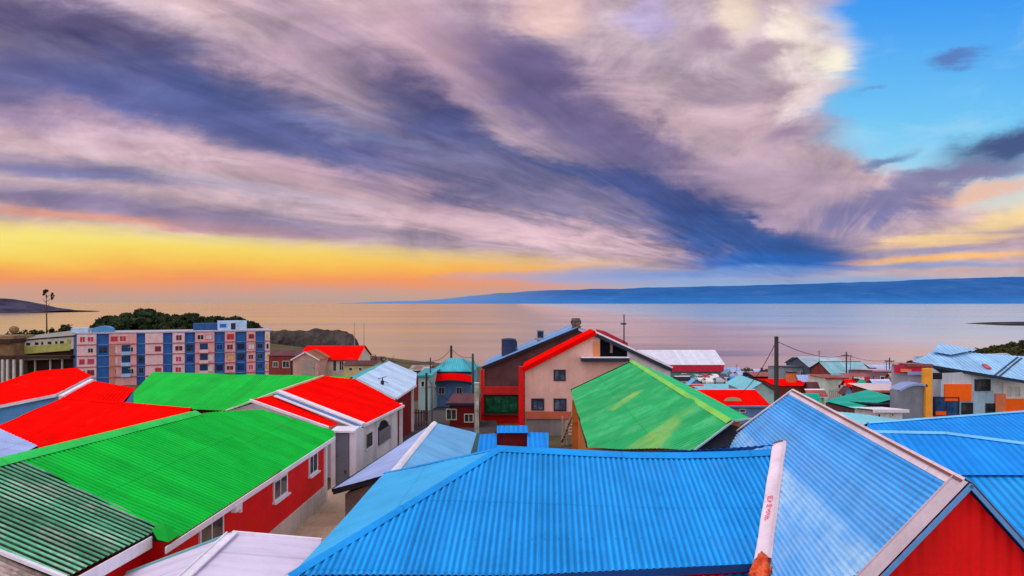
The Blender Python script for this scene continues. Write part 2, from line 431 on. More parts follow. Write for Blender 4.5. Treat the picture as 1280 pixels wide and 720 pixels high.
def strip(mb, A, B, dirs, widths, lift=0.05, rise=0.03, mi=0, seg=1):
    """bent flashing from A to B with a leg of each width down each of dirs"""
    A = V3(A); B = V3(B); up = V3((0, 0, 1))
    prof = [(dirs[0], widths[0], lift), (dirs[0], widths[0]*0.45, lift+rise*0.7), (None, 0, lift+rise), (dirs[1], widths[1]*0.45, lift+rise*0.7), (dirs[1], widths[1], lift)]
    n = max(2, int((B-A).length/1.2)+1)
    rows = []
    for k in range(n):
        p = A.lerp(B, k/(n-1)); rows.append([p+(V3(d)*w if d is not None else V3((0,0,0)))+up*(h+0.006*noise.noise(p*1.3)) for d, w, h in prof])
    uv = [[(0.1, k*1.0) for j in range(5)] for k in range(n)]
    mb.grid(rows, mi, uv)

def walls(parent, name, loop, zbot, mat, close=True):
    """upright wall skin under a loop of points (each point is the top of the wall there)"""
    mb = MB(); L = [V3(p) for p in loop]
    for i in range(len(L) if close else len(L)-1):
        a, b = L[i], L[(i+1) % len(L)]
        n = max(1, int((b-a).length/6))
        for k in range(n):
            p, q = a.lerp(b, k/n), a.lerp(b, (k+1)/n)
            mb.face([(p.x, p.y, zbot), (q.x, q.y, zbot), q, p])
    return mb.build(name, mat, parent)

def window(parent, c, along, out, w, h, fm, gm=None, fr=0.07, mull=1, bars=0, depth=0.10, sill=False, curtain=None, label=None):
    """framed window standing proud of a wall: frame (the part) and its pane(s)"""
    c = V3(c); a = V3(along).normalized(); o = V3(out).normalized(); z = V3((0, 0, 1))
    ax = (a, o, z); mb = MB()
    mb.box(c+z*(h/2-fr/2), (w, depth, fr), ax=ax); mb.box(c-z*(h/2-fr/2), (w, depth, fr), ax=ax)
    for s in (-1, 1): mb.box(c+a*s*(w/2-fr/2), (fr, depth-0.004, h-2*fr), ax=ax)
    for k in range(mull): mb.box(c+a*((k+1)/(mull+1)-0.5)*(w-2*fr), (fr*0.7, depth*0.7, h-2*fr), ax=ax)
    for k in range(bars): mb.box(c+z*((k+1)/(bars+1)-0.5)*(h-2*fr), (w-2*fr, depth*0.6, fr*0.5), ax=ax)
    if sill: mb.box(c-z*(h/2+0.03)+o*0.05, (w+0.14, depth+0.1, 0.06), ax=ax)
    f = mb.build('window', fm, parent)
    if label: f['label'] = label
    g = MB(); g.box(c+o*depth*0.22, (w-2*fr, 0.02, h-2*fr), ax=ax); g.build('pane', gm or glass_mat(), f)
    if curtain:
        k = MB(); n = 9
        for sgn in (-1, 1):
            rows = []
            for j in range(n):
                x = sgn*(w/2-fr-0.02-(j/(n-1))*(w*0.3)); d = 0.025+0.012*math.cos(j*2.3)
                rows.append([c+a*x+o*(d+depth*0.22)+z*(h/2-fr-0.02), c+a*x+o*(d+depth*0.22)-z*(h/2-fr-0.02)])
            k.grid(rows)
        k.build('curtain', curtain, f)
    return f

# ------------------------------------------------------------------ terrain
def bump(x, y, cx, cy, sx, sy, h): return h*math.exp(-((x-cx)/sx)**2/2-((y-cy)/sy)**2/2)
def tz(x, y):
    z = -9.35-0.0755*max(0.0, y-34)
    if y > 325: z = -31.4-(y-325)*0.05
    z += bump(x, y, -125, 238, 62, 22, 13.0)
    z -= bump(x, y, -75, 125, 34, 30, 4.0)
    z += bump(x, y, 250, 262, 42, 42, 18.0)
    return z
# ------------------------------------------------------------------ setting
def kind(o, k='structure'): o['kind'] = k; return o

def build_setting():
    # ground falling to the bay
    mb = MB(); rows = []
    xs = [-420+i*8 for i in range(106)]; ys = [-30, -10, 5, 15]+[20+j*6 for j in range(56)]+[370, 420]
    for y in ys: rows.append([(x, y, tz(x, y)+(0.15*noise.noise(V3((x*0.11, y*0.11, 0))) if y > 60 else 0)) for x in xs])
    mb.grid(rows)
    g = material('earth', (0.12, 0.09, 0.055), rough=0.95, var=0.4, scale=0.25, bump=0.3, alt=(0.055, 0.065, 0.022), spec=0.05)
    kind(mb.build('ground', g, smooth=True))
    # alley slab between the red house and the blue roof
    mb = MB()
    mb.face([(-9.2, 18, -9.33), (-3.6, 18, -9.33), (-4.0, 32, -9.33), (-9.2, 32, -9.33)]); mb.face([(-9.2, 32, -9.33), (-4.0, 32, -9.33), (-4.2, 36, -9.48), (-9.2, 36, -9.48)])
    kind(mb.build('path', material('concrete path', (0.55, 0.40, 0.29), rough=0.9, var=0.22, scale=0.9, bump=0.2)))
    mb = MB(); mb.face([(-9, 36.1, -9.36), (-2.6, 36.1, -9.36), (-1.2, 60, -11.0), (-9.5, 60, -11.0)])
    mb.face([(-9.5, 60, -11.0), (-1.2, 60, -11.0), (-4, 110, -14.8), (-12, 110, -14.8)])
    kind(mb.build('road', material('asphalt', (0.07, 0.06, 0.065), rough=0.9, var=0.25, scale=0.6)))
    # the bay
    mb = MB()
    ring = [250, 340, 480, 700, 1200, 2500, 6000, 15000, 60000, 150000]; rows = []
    for y in ring: rows.append([(-y*3.0+6*y*i/12, y, SEA) for i in range(13)])
    mb.grid(rows)
    m = bpy.data.materials.new('bay water'); m.use_nodes = True; t = NT(m.node_tree); b = m.node_tree.nodes['Principled BSDF']
    geo = t.new('ShaderNodeNewGeometry'); p = geo.outputs['Position']
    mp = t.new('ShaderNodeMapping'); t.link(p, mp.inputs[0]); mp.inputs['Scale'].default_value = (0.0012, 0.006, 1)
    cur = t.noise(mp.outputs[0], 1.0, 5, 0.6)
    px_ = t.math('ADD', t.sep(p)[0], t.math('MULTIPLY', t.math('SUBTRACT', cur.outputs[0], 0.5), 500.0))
    sky_sheen = t.ramp(t.rng(px_, -500, 700, smooth=False), [(0.0, (0.36, 0.20, 0.145)), (0.36, (0.28, 0.17, 0.135)), (0.45, (0.18, 0.14, 0.14)), (0.52, (0.60, 0.33, 0.25)), (0.60, (0.60, 0.36, 0.29)), (0.70, (0.50, 0.50, 0.56)), (0.82, (0.36, 0.50, 0.66))])   # reflected sky tints painted into the water colour, warm to silvery blue
    t.link(t.mix(t.rng(cur.outputs[0], 0.3, 0.7, 0.0, 0.12), sky_sheen, (0.30, 0.30, 0.36)), b.inputs['Base Color'])
    t.link(t.rng(cur.outputs[0], 0.35, 0.65, 0.14, 0.20), b.inputs['Roughness'])
    b.inputs['IOR'].default_value = 1.33
    b.inputs['Specular IOR Level'].default_value = 0.5
    w1 = t.noise(p, 0.25, 4, 0.6); w2 = t.noise(p, 0.02, 3, 0.6)
    hh = t.math('ADD', t.math('MULTIPLY', w1.outputs[0], 0.25), t.math('MULTIPLY', w2.outputs[0], 1.5))
    bp = t.new('ShaderNodeBump'); bp.inputs['Strength'].default_value = 0.11; bp.inputs['Distance'].default_value = 1.0
    t.link(hh, bp.inputs['Height']); t.link(bp.outputs[0], b.inputs['Normal'])
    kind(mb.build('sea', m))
    # far mountain range across the bay
    prof = [(300, 382), (440, 378.6), (470, 377.0), (520, 375.6), (550, 374), (580, 371), (620, 367), (680, 363), (740, 361), (830, 359), (900, 357.5), (1000, 355), (1060, 353), (1120, 351), (1180, 348.5), (1230, 347), (1280, 345.5), (1500, 340), (1900, 338)]
    def py_at(px):
        for (a, b), (c, d) in zip(prof, prof[1:]):
            if a <= px <= c: return b+(d-b)*(px-a)/(c-a)
    mb = MB(); rows = []; D0, D1 = 16000.0, 21000.0; M = 14
    pxs = [300+5*i for i in range(321)]
    for j in range(M+1):
        r = []
        for px in pxs:
            Y = D0+(D1-D0)*j/M; X = (px-CX)/F*D1*(0.80+0.20*j/M)
            top = (HY-py_at(px))/F*D1-SEA
            f = (j/M); n = noise.fractal(V3((X/1300, Y/1500, 1)), 0.9, 2.1, 6)
            h = top*(f**0.75)*(1+0.30*n*(1-f)) + 26*n*(1 if j else 0)*min(1, top/200)
            r.append((X, Y, SEA-3+max(0.0, h)))
        rows.append(r)
    mb.grid(rows)
    mm = bpy.data.materials.new('hazy mountain'); mm.use_nodes = True; t = NT(mm.node_tree); b = mm.node_tree.nodes['Principled BSDF']
    p = t.new('ShaderNodeNewGeometry').outputs['Position']
    n = t.noise(p, 0.0012, 6, 0.65); zz = t.sep(p)[2]
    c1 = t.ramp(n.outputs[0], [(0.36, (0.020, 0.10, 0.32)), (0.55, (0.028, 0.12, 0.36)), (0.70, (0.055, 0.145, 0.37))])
    c1 = t.mix(t.rng(t.sep(p)[0], 2600, -3800, 0.0, 0.85), c1, (0.22, 0.30, 0.50))     # haze painted into the colour, paler towards the left tip
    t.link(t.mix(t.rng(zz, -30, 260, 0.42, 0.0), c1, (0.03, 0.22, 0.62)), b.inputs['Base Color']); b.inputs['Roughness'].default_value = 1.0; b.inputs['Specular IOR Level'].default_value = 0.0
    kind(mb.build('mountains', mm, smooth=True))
    # headlands
    def headland(name, pts, Y, depth, mat, n=60, rough=0.25, base=SEA-1):
        """pts: skyline pixels; a hill whose crest stands at Y"""
        mb = MB(); rows = []; M = 9
        for j in range(M+1):
            r = []
            for i in range(n+1):
                s = i/n*(len(pts)-1); k = min(int(s), len(pts)-2); fr = s-k
                px = pts[k][0]+(pts[k+1][0]-pts[k][0])*fr; py = pts[k][1]+(pts[k+1][1]-pts[k][1])*fr
                top = (HY-py)/F*Y-base; f = 1-abs(j/M*2-1)
                X = (px-CX)/F*Y; yy = Y-depth/2+depth*j/M
                nn = noise.fractal(V3((X/depth*4, yy/depth*4, 3)), 0.8, 2.0, 5)
                r.append((X+nn*depth*0.04, yy, base+max(0, top*min(1, f**0.55*1.0)*(1+rough*nn*(1-f)))))
            rows.append(r)
        mb.grid(rows); return kind(mb.build(name, mat, smooth=False))
    far = material('far headland', (0.055, 0.05, 0.085), rough=1, var=0.4, scale=0.02, spec=0.0)
    headland('headland', [(-330, 372), (-200, 369), (-60, 371), (0, 372), (20, 374), (40, 379), (52, 384), (62, 386.5), (75, 387), (85, 388)], 2100, 380, far)
    rock = material('cliff rock', (0.060, 0.046, 0.046), rough=1, var=0.5, scale=0.12, bump=1.0, alt=(0.12, 0.095, 0.09), spec=0.05)
    headland('headland', [(296, 420), (308, 412), (322, 410.5), (345, 409.5), (370, 410), (392, 408.5), (418, 408.5), (430, 411), (440, 416), (447, 424), (453, 446)], 285, 26, rock, n=80, rough=0.5, base=-31)
    spit = material('dark spit', (0.05, 0.045, 0.05), rough=1, var=0.4, scale=0.05, spec=0)
    headland('headland', [(1220, 407.9), (1232, 404.5), (1250, 402.4), (1300, 401.6), (1450, 400), (1600, 399)], 930, 120, spit)

def leaf_mat(name, dark, light):
    if name in MATS: return MATS[name]
    m = bpy.data.materials.new(name); m.use_nodes = True; t = NT(m.node_tree); b = m.node_tree.nodes['Principled BSDF']
    p = t.new('ShaderNodeNewGeometry').outputs['Position']
    n = t.noise(p, 0.45, 4, 0.7); n2 = t.noise(p, 3.0, 2)
    f = t.math('ADD', t.math('MULTIPLY', n.outputs[0], 0.6), t.math('MULTIPLY', n2.outputs[0], 0.4))
    t.link(t.ramp(f, [(0.36, dark), (0.62, light)]), b.inputs['Base Color']); b.inputs['Roughness'].default_value = 0.85; b.inputs['Specular IOR Level'].default_value = 0.15
    MATS[name] = m; return m
def crown(mb, c, rx, ry, rz, n, leaf, seed, clump=26):
    rnd = random.Random(seed); c = V3(c)
    cl = []
    for k in range(clump):
        while True:
            d = V3((rnd.uniform(-1, 1), rnd.uniform(-1, 1), rnd.uniform(-0.75, 1)))
            if 0.05 < d.length < 1: break
        d = d.normalized()*(d.length**0.45)*rnd.uniform(0.72, 1.06)
        cl.append((d, rnd.uniform(0.15, 0.46)))
    for k in range(n):
        d, r = rnd.choice(cl)
        e = V3((rnd.gauss(0, 1), rnd.gauss(0, 1), rnd.gauss(0, 1))).normalized()*r*rnd.uniform(0.6, 1.0)
        q = d+e; p = c+V3((q.x*rx, q.y*ry, q.z*rz))
        nn = (e.normalized()+V3((rnd.uniform(-.7, .7), rnd.uniform(-.7, .7), rnd.uniform(-.3, .9)))).normalized()
        x = nn.cross(V3((rnd.uniform(-1, 1), rnd.uniform(-1, 1), rnd.uniform(-1, 1)))).normalized(); y = nn.cross(x)
        s = leaf*rnd.uniform(0.5, 1.2)
        mb.face([p-x*s-y*s*0.35, p+x*s*0.2-y*s*0.6, p+x*s, p+y*s*0.7])
def tree(name, label, px, py_top, w_px, Y, mats, seed, n=1500, group=None, squash=0.75, leaf=None, crownfrac=0.75):
    X = (px-CX)/F*Y; g = tz(X, Y); top = (HY-py_top)/F*Y; H = max(1.5, top-g); R = w_px/2/F*Y
    r = empty(name, (X, Y, g), label, 'tree' if 'shrub' not in name else 'shrub', group)
    bark = material('bark', (0.06, 0.045, 0.035), rough=1, var=0.3)
    cz = top-H*crownfrac/2
    mb = MB(); rnd = random.Random(seed+5)
    mb.tube([(X, Y, g-0.2), (X+0.1*R, Y, g+H*0.3), (X+0.05*R, Y, cz+0.1*H)], [0.05*H, 0.038*H, 0.02*H], 8)
    for k in range(5):
        a = k*1.256+rnd.random(); mb.tube([(X+0.06*R, Y, g+H*(0.3+0.06*k)), (X+R*0.55*math.cos(a), Y+R*0.55*math.sin(a), cz+H*0.1*rnd.uniform(-1, 1.5))], [0.022*H, 0.006*H], 6)
    mb.build('trunk', bark, r)
    mb = MB(); crown(mb, (X, Y, cz), R*0.84, R*0.84, H*crownfrac/2*0.84, n, leaf or R*0.12, seed, clump=24)
    mb.build('crown', mats, r)
    return r

def build_green():
    dk = leaf_mat('dark leaf', (0.006, 0.012, 0.006), (0.030, 0.050, 0.018))
    br = leaf_mat('brown leaf', (0.022, 0.016, 0.006), (0.055, 0.062, 0.016))
    gr = leaf_mat('mid leaf', (0.012, 0.03, 0.01), (0.05, 0.09, 0.03))
    spec = [  # px, top, width, distance, label
        (158, 391, 76, 234, 'broad dark tree, leftmost of the rounded clump behind the blue and pink apartments'),
        (178, 388, 72, 240, 'tallest domed dark tree crowning the clump behind the apartments'),
        (203, 391.5, 62, 236, 'dark round tree on the right shoulder of the tall dome behind the apartments'),
        (140, 397, 48, 228, 'low dark tree at the left foot of the dome behind the apartments'),
        (224, 398, 40, 230, 'small dark tree in the dip between the two clumps behind the apartments'),
        (245, 391, 46, 236, 'dark round tree behind the blue penthouse roof, top of the right clump'),
        (270, 393.5, 52, 240, 'dark spreading tree right behind the white penthouse'),
        (294, 395.5, 48, 234, 'dark low tree sloping down right of the white penthouse'),
        (315, 401, 34, 230, 'last small dark tree of the row above the right end of the apartments')]
    for i, (px, py, w, Y, lab) in enumerate(spec): tree('broadleaf_tree', lab, px, py, w, Y, dk, 40+i, n=2600, group='dark trees behind the apartment block', crownfrac=0.85)
    row = [(14, 411, 34, 196, 'dark shrub at the left frame edge above the cream building'), (38, 407.5, 36, 198, 'dark bush beside the tall bare pole tree'), (60, 408, 32, 200, 'low bush just right of the tall bare pole tree'),
           (86, 402.5, 42, 204, 'largest dark bush above the right half of the cream building roof')]
    for i, (px, py, w, Y, lab) in enumerate(row): tree('shrub', lab, px, py, w, Y, dk, 70+i, n=1100, group='bushes above the cream building', crownfrac=0.8)
    for i, (px, py, w, Y, lab) in enumerate([(468, 442.5, 18, 150, 'green bush left in the small cluster behind the pale blue roof'), (481, 441, 18, 152, 'taller green bush in the small cluster behind the pale blue roof'), (491, 444, 12, 149, 'right small bush behind the peak of the pale blue roof')]):
        tree('shrub', lab, px, py, w, Y, gr, 80+i, n=700, group='bushes behind the pale blue roof', crownfrac=0.9)
    # tall bare tree, almost a pole, on the left
    Y = 206; X = (58-CX)/F*Y; g = tz(X, Y); top = (HY-362.5)/F*Y
    r = empty('pole_tree', (X, Y, g), 'tall thin bare tree with two tufts standing against the water on the left', 'tree')
    mb = MB(); mb.tube([(X, Y, g), (X+0.1, Y, (g+top)/2), (X-0.1, Y, top)], [0.28, 0.2, 0.07], 7)
    for a, b, c in ((0.5, 1.2, 2.0), (0.65, -1.2, 1.8), (0.82, 1.3, 1.2), (0.7, 1.8, 1.0)):
        h = g+(top-g)*(0.6+0.4*a); mb.tube([(X, Y, h-0.9), (X+b, Y, h+0.4)], [0.08, 0.03], 5)
    mb.build('trunk', material('bark', (0.06, 0.045, 0.035)), r)
    mb = MB(); k = Y/F
    crown(mb, (X-0.3, Y, top-0.9*k*4.5), 2.2*k, 1.0, 4.2*k, 170, 0.33, 5, 9); crown(mb, (X+7*k*1.0, Y, top-7.5*k), 2.0*k, 0.8, 4.4*k, 120, 0.3, 6, 8)
    mb.build('crown', dk, r)
    # scrub on the slope right
    mb = MB(); rnd = random.Random(4)
    for k in range(1100):
        x = rnd.uniform(168, 330); y = rnd.uniform(215, 300); z = tz(x, y)
        if z < -27: continue
        crown(mb, (x, y, z+0.2), rnd.uniform(1.6, 3.8), 2.6, rnd.uniform(0.9, 2.2), 24, 1.0, k, 5)
    kind(mb.build('hillside_scrub', br), 'stuff')
# ------------------------------------------------------------------ paints
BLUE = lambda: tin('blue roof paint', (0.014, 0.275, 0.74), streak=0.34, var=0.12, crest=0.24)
BLUE2 = lambda: tin('deep blue roof paint', (0.008, 0.235, 0.76), streak=0.28, var=0.10)
FADED = lambda: tin('faded blue roof paint', (0.10, 0.42, 0.80), streak=0.75, var=0.22, alt=(0.26, 0.58, 0.86))
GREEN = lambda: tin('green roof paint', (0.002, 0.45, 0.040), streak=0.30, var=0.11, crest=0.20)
GREEN2 = lambda: tin('sea green roof paint', (0.006, 0.40, 0.11), streak=0.30, var=0.14)
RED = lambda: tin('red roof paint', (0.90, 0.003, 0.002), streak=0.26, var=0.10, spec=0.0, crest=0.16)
PALE = lambda: tin('pale blue roof metal', (0.16, 0.44, 0.80), streak=0.25, var=0.10)
LAV = lambda: tin('bare zinc roof metal', (0.34, 0.43, 0.76), streak=0.25, var=0.10)
WHITE = lambda: material('white trim', (0.74, 0.70, 0.82), rough=0.5, var=0.10, streak=0.22)
LILAC = lambda: tin('lilac white flashing', (0.72, 0.57, 0.66), streak=0.35, var=0.12, rust=0.02)
REDW = lambda: material('red wall paint', (0.72, 0.004, 0.006), rough=0.55, var=0.10, streak=0.25)
MAROON = lambda: material('maroon wall paint', (0.16, 0.008, 0.012), rough=0.7, var=0.25, streak=0.3)
PLINTH = lambda: material('plinth plaster', (0.58, 0.52, 0.50), rough=0.85, var=0.14, streak=0.4)
DARK = lambda: material('dark soffit', (0.018, 0.018, 0.028), rough=0.8, var=0.3)
GREYW = lambda: material('grey door paint', (0.17, 0.18, 0.24), rough=0.6, var=0.15, streak=0.2)
CURT = lambda: material('net curtain', (0.50, 0.50, 0.50), rough=0.9, var=0.1)
ZUP = V3((0, 0, 1))
def worn_green():
    m = tin('worn sea green paint', (0.020, 0.41, 0.125), streak=0.40, var=0.14, alt=(0.10, 0.50, 0.20))
    if not m.get('done'):
        m['done'] = 1; t = NT(m.node_tree); b = m.node_tree.nodes['Principled BSDF']; prev = b.inputs['Base Color'].links[0].from_socket
        w = t.new('ShaderNodeAttribute', attribute_name='wear').outputs['Fac']; n = t.noise(t.new('ShaderNodeTexCoord').outputs['Object'], 1.1, 6, 0.7)
        t.link(t.mix(t.math('MULTIPLY', w, t.rng(n.outputs[0], .3, .65, .35, 1.0)), prev, (0.30, 0.50, 0.10, 1)), b.inputs['Base Color'])
    return m
def worn_blue():
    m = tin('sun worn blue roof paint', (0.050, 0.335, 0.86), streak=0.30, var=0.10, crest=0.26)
    if not m.get('done'):
        m['done'] = 1; t = NT(m.node_tree); b = m.node_tree.nodes['Principled BSDF']; prev = b.inputs['Base Color'].links[0].from_socket
        w = t.new('ShaderNodeAttribute', attribute_name='wear').outputs['Fac']; tc = t.new('ShaderNodeTexCoord')
        n = t.noise(tc.outputs['Object'], 2.2, 6, 0.7); mp = t.new('ShaderNodeMapping'); t.link(tc.outputs['UV'], mp.inputs[0]); mp.inputs['Scale'].default_value = (1.0, .5, 1)
        n2 = t.noise(mp.outputs[0], 1.0, 4, 0.7)
        f = t.math('MULTIPLY', w, t.math('ADD', t.rng(n.outputs[0], .3, .65, .35, .75), t.rng(n2.outputs[0], .35, .65, 0, .4)), clamp=True)
        t.link(t.mix(f, prev, (0.40, 0.63, 0.86, 1)), b.inputs['Base Color'])
    return m

def roof(parent, name, pl, poly, mat, pitch=0.2, amp=0.02, label=None, **kw):
    mb = MB(); sheet(mb, pl, [pl.hit(*q) if len(q) == 2 else V3(q) for q in poly], pitch, amp, **kw)
    o = mb.build(name, mat, parent, smooth=not kw.get('flat'))
    if label: o['label'] = label
    return o
def fascia(parent, A, B, h, mat, w=0.04, drop=None, name='fascia', up=None):
    mb = MB(); mb.beam(A, B, w, h, up=up, off=(0, -(h/2 if drop is None else drop)))
    return mb.build(name, mat, parent)
def win_px(parent, pl, l, r, top, bot, fm, **kw):
    m = (l+r)/2; a, b = pl.hit(l, (top+bot)/2), pl.hit(r, (top+bot)/2)
    w = ((b.x-a.x)**2+(b.y-a.y)**2)**0.5; zt, zb = pl.hit(m, top).z, pl.hit(m, bot).z
    c = (a+b)/2; c.z = (zt+zb)/2
    return window(parent, c, pl.along, pl.n, w, zt-zb, fm, **kw)
def cap(parent, A, B, d0, d1, w0, w1, mat, lift=0.03, rise=0.05, name='ridge_cap', label=None):
    mb = MB(); strip(mb, A, B, (d0, d1), (w0, w1), lift, rise)
    o = mb.build(name, mat, parent, smooth=True)
    if label: o['label'] = label
    return o
def onplane_dir(pl, d):
    d = V3(d); return (d-pl.n*d.dot(pl.n)).normalized()

def front_green():
    E1 = atz(418, 544, -6.3); E0 = atz(220, 673, -6.3); R1 = at(243, 516, 28)
    p = Plane(E0, E1, R1)
    r = empty('red_house', (-11, 23, tz(-11, 23)), 'long red house under a bright green corrugated roof with a rusted near end', 'house')
    roof(r, 'roof', p, [(20, 571), (243, 516), (353, 586.5), (221, 673)], GREEN(), pitch=0.19, amp=0.019, sag=0.035)
    # the far part of the slope, laid a little lower
    roof(r, 'roof', p, [(243, 516.5), (268, 513.5), (328, 510.5), (418, 537), (418, 545), (352, 588)], GREEN(), pitch=0.19, amp=0.015, lift=-0.05, label='far roof section laid slightly lower')
    old = tin('weathered green roof paint', (0.11, 0.42, 0.25), streak=0.5, var=0.28, rust=0.0, alt=(0.44, 0.50, 0.44), rough=0.6)
    t = NT(old.node_tree)     # rust sits in the troughs and towards the lower edge
    if not old.get('done'):
        old['done'] = 1
        b = old.node_tree.nodes['Principled BSDF']; prev = b.inputs['Base Color'].links[0].from_socket
        uv = t.sep(t.new('ShaderNodeTexCoord').outputs['UV'])
        tr = t.math('COSINE', t.math('MULTIPLY', t.math('SUBTRACT', uv[0], float(0)), 2*math.pi))
        old['u'] = 0
        nz = t.noise(t.new('ShaderNodeTexCoord').outputs['Object'], 1.5, 6, 0.7)
        f = t.math('MULTIPLY', t.rng(tr, 0.40, -0.35), t.rng(nz.outputs[0], 0.25, 0.55, 0.75, 1.0))
        t.link(t.mix(f, prev, (0.022, 0.012, 0.010, 1)), b.inputs['Base Color'])
    mb = MB()
    pts = p.hits([(-170, 618), (20, 571), (201, 657), (187, 668), (86, 720)])
    # keep the u origin on a rib so that the trough tint follows the profile
    sheet(mb, p, pts, 0.19, 0.024, lift=-0.012); uvoff = pts[0].x
    o = mb.build('roof', old, r, smooth=True); o['label'] = 'weathered near roof section with rusty black troughs'
    mb = MB(); tab = p.hits([(189, 664), (202, 655), (223, 671), (209, 682), (196, 677)])
    mb.face([q+p.n*(0.05+0.05*(i % 2)) for i, q in enumerate(tab)]); mb.build('loose_sheet', GREEN(), r)
    # hidden slope, ridge cap
    A, B = p.hit(-170, 618), p.hit(243, 516); lft = V3((-4.6, 0.25, -1.75))
    p2 = Plane(A, B, A+lft); roof(r, 'roof', p2, [tuple(A), tuple(B), tuple(B+lft), tuple(A+lft)], GREEN(), pitch=0.19, amp=0.014, label='back roof slope')
    lightgreen = tin('light green ridge metal', (0.03, 0.56, 0.10), streak=0.25, var=0.12)
    cap(r, A, B+V3((0, 0.1, 0)), p.down, p2.down, 0.30, 0.26, lightgreen, 0.03, 0.06)
    # fascia, walls
    wh = WHITE()
    fascia(r, E0+V3((0.03, -0.6, -0.02)), p.hit(418, 545)+V3((0.03, 0, -0.02)), 0.17, wh)
    D0, D1 = p.hit(86, 721), p.hit(188, 669); fascia(r, D0+V3((0.03, -1.2, -0.03)), D1+V3((0.03, 0, -0.03)), 0.30, wh)
    rk0, rk1 = p.hit(-170, 619), p.hit(84, 720); fascia(r, rk0-V3((0, 0.05, 0.02)), rk1-V3((0, 0.05, 0.02)), 0.07, wh, w=0.10, drop=0.0, name='verge_board')
    w0 = E0+V3((-0.34, 0, 0)); w1 = E1+V3((-0.34, -0.3, 0)); W = Wall(w0, w1)
    w00 = w0+(w0-w1).normalized()*0.0
    D0i, D1i = D0+V3((-0.36, 0, -0.25)), V3((D1.x-0.36, w0.y, D1.z-0.25)); D0i = D0i+(D0i-D1i).normalized()*0.4
    bk0, bk1 = A+lft*0.93, B+lft*0.93; top = lambda q: V3((q.x, q.y, q.z-0.10))
    walls(r, 'wall', [top(w0), top(w1), V3((B.x, B.y+3.2, B.z-0.45)), top(V3((bk1.x, w1.y-2.5, bk1.z))), top(V3((bk0.x, 14.8, bk0.z))), V3((A.x+0.2, 14.9, A.z-0.35)), D0i, D1i], -9.6, REDW())
    mb = MB(); pa, pb = w0.copy(), w1.copy(); pa.z = pb.z = -8.99
    mb.beam(pa+(pb-pa)*-0.01, pb, 0.12, 0.86); mb.build('plinth', PLINTH(), r)
    mb = MB(); c = w1+V3((0.03, -0.10, 0)); mb.box((c.x, c.y, -8.0), (0.10, 0.30, 3.2)); mb.build('corner_board', wh, r)
    for l, rr, t_, b_ in ((248, 278, 648, 700), (341, 358, 596, 622), (385.5, 396, 567, 592)):
        win_px(r, W, l, rr, t_, b_, wh, fr=0.075, sill=True, depth=0.12)
    mb = MB(); k = p.hit(296, 625)+V3((0.0, 0, -0.22)); mb.box(k, (0.16, 0.5, 0.22)); mb.box(k+V3((0.02, 0.22, -0.14)), (0.1, 0.1, 0.2)); mb.build('gutter_outlet', wh, r)
    # the old brown roof below the verge
    r2 = empty('lean_to', (-12, 13.4, tz(-12, 13)), 'low lean-to with weathered brown corrugated roof at the bottom left corner', 'shed')
    br = tin('rusty brown roof', (0.36, 0.27, 0.25), streak=0.9, var=0.45, rust=0.35, rustcol=(0.05, 0.03, 0.025), alt=(0.62, 0.54, 0.54), rough=0.8)
    q = Plane(p.p+V3((0, 0, -0.16)), p.p+p.along+V3((0, 0, -0.16)), p.p+p.down+V3((0, 0, -0.16)))
    roof(r2, 'roof', q, [(-170, 630), (0, 692), (80, 726), (70, 790), (-170, 790)], br, pitch=0.16, amp=0.018)
    c0, c1, c2, c3 = q.hits([(-160, 640), (60, 724), (55, 780), (-160, 780)])
    walls(r2, 'wall', [k-V3((0, 0, 0.1)) for k in (c0, c1, c2, c3)], -9.5, MAROON())

def porch():
    A = at(290, 668, 17.65); N = V3((A.x+0.28, 11.5, A.z)); L = at(157, 718.5, 17.0); Rr = at(402, 677.5, 17.8)
    r = empty('porch', (A.x, 15, tz(A.x, 15)), 'small white sheet roof wedged between the red wall and the big blue roof', 'porch roof')
    m = tin('white sheet metal', (0.68, 0.60, 0.80), streak=0.28, var=0.05, crest=0.02)
    pl = Plane(A, N, L); pr = Plane(A, N, Rr)
    roof(r, 'roof', pl, [tuple(A), tuple(L), tuple(L+(N-A)), tuple(N)], m, pitch=0.6, amp=0.004, sag=0.03)
    roof(r, 'roof', pr, [tuple(A), tuple(N), tuple(Rr+(N-A)), tuple(Rr)], m, pitch=0.6, amp=0.004, sag=0.03)
    mb = MB()
    for s in (-0.13, 0.13):
        mb.beam(A+V3((s, 0, 0.05)), N+V3((s, 0, 0.05)), 0.03, 0.05)
    mb.face([A+V3((-0.15, 0, 0.035)), N+V3((-0.15, 0, 0.035)), N+V3((0.15, 0, 0.035)), A+V3((0.15, 0, 0.035))])
    mb.build('ridge_cap', WHITE(), r)
    teal = material('teal edge paint', (0.16, 0.42, 0.42), rough=0.6)
    fascia(r, A+V3((0, 0.03, 0.03)), L+V3((0, 0.03, 0.03)), 0.10, teal, w=0.05, drop=0.02)
    fascia(r, A+V3((0, 0.03, 0.05)), Rr+V3((0, 0.03, 0.05)), 0.12, WHITE(), w=0.08, drop=0.03)
    wl, wr = L+V3((0.25, -0.4, -0.1)), Rr+V3((-0.25, -0.4, -0.1)); am = A+V3((0, -0.4, -0.12))
    walls(r, 'wall', [wl, am, wr, wr+(N-A)*0.9, N+V3((0, 0.6, -0.12)), wl+(N-A)*0.9], -9.5, PLINTH())

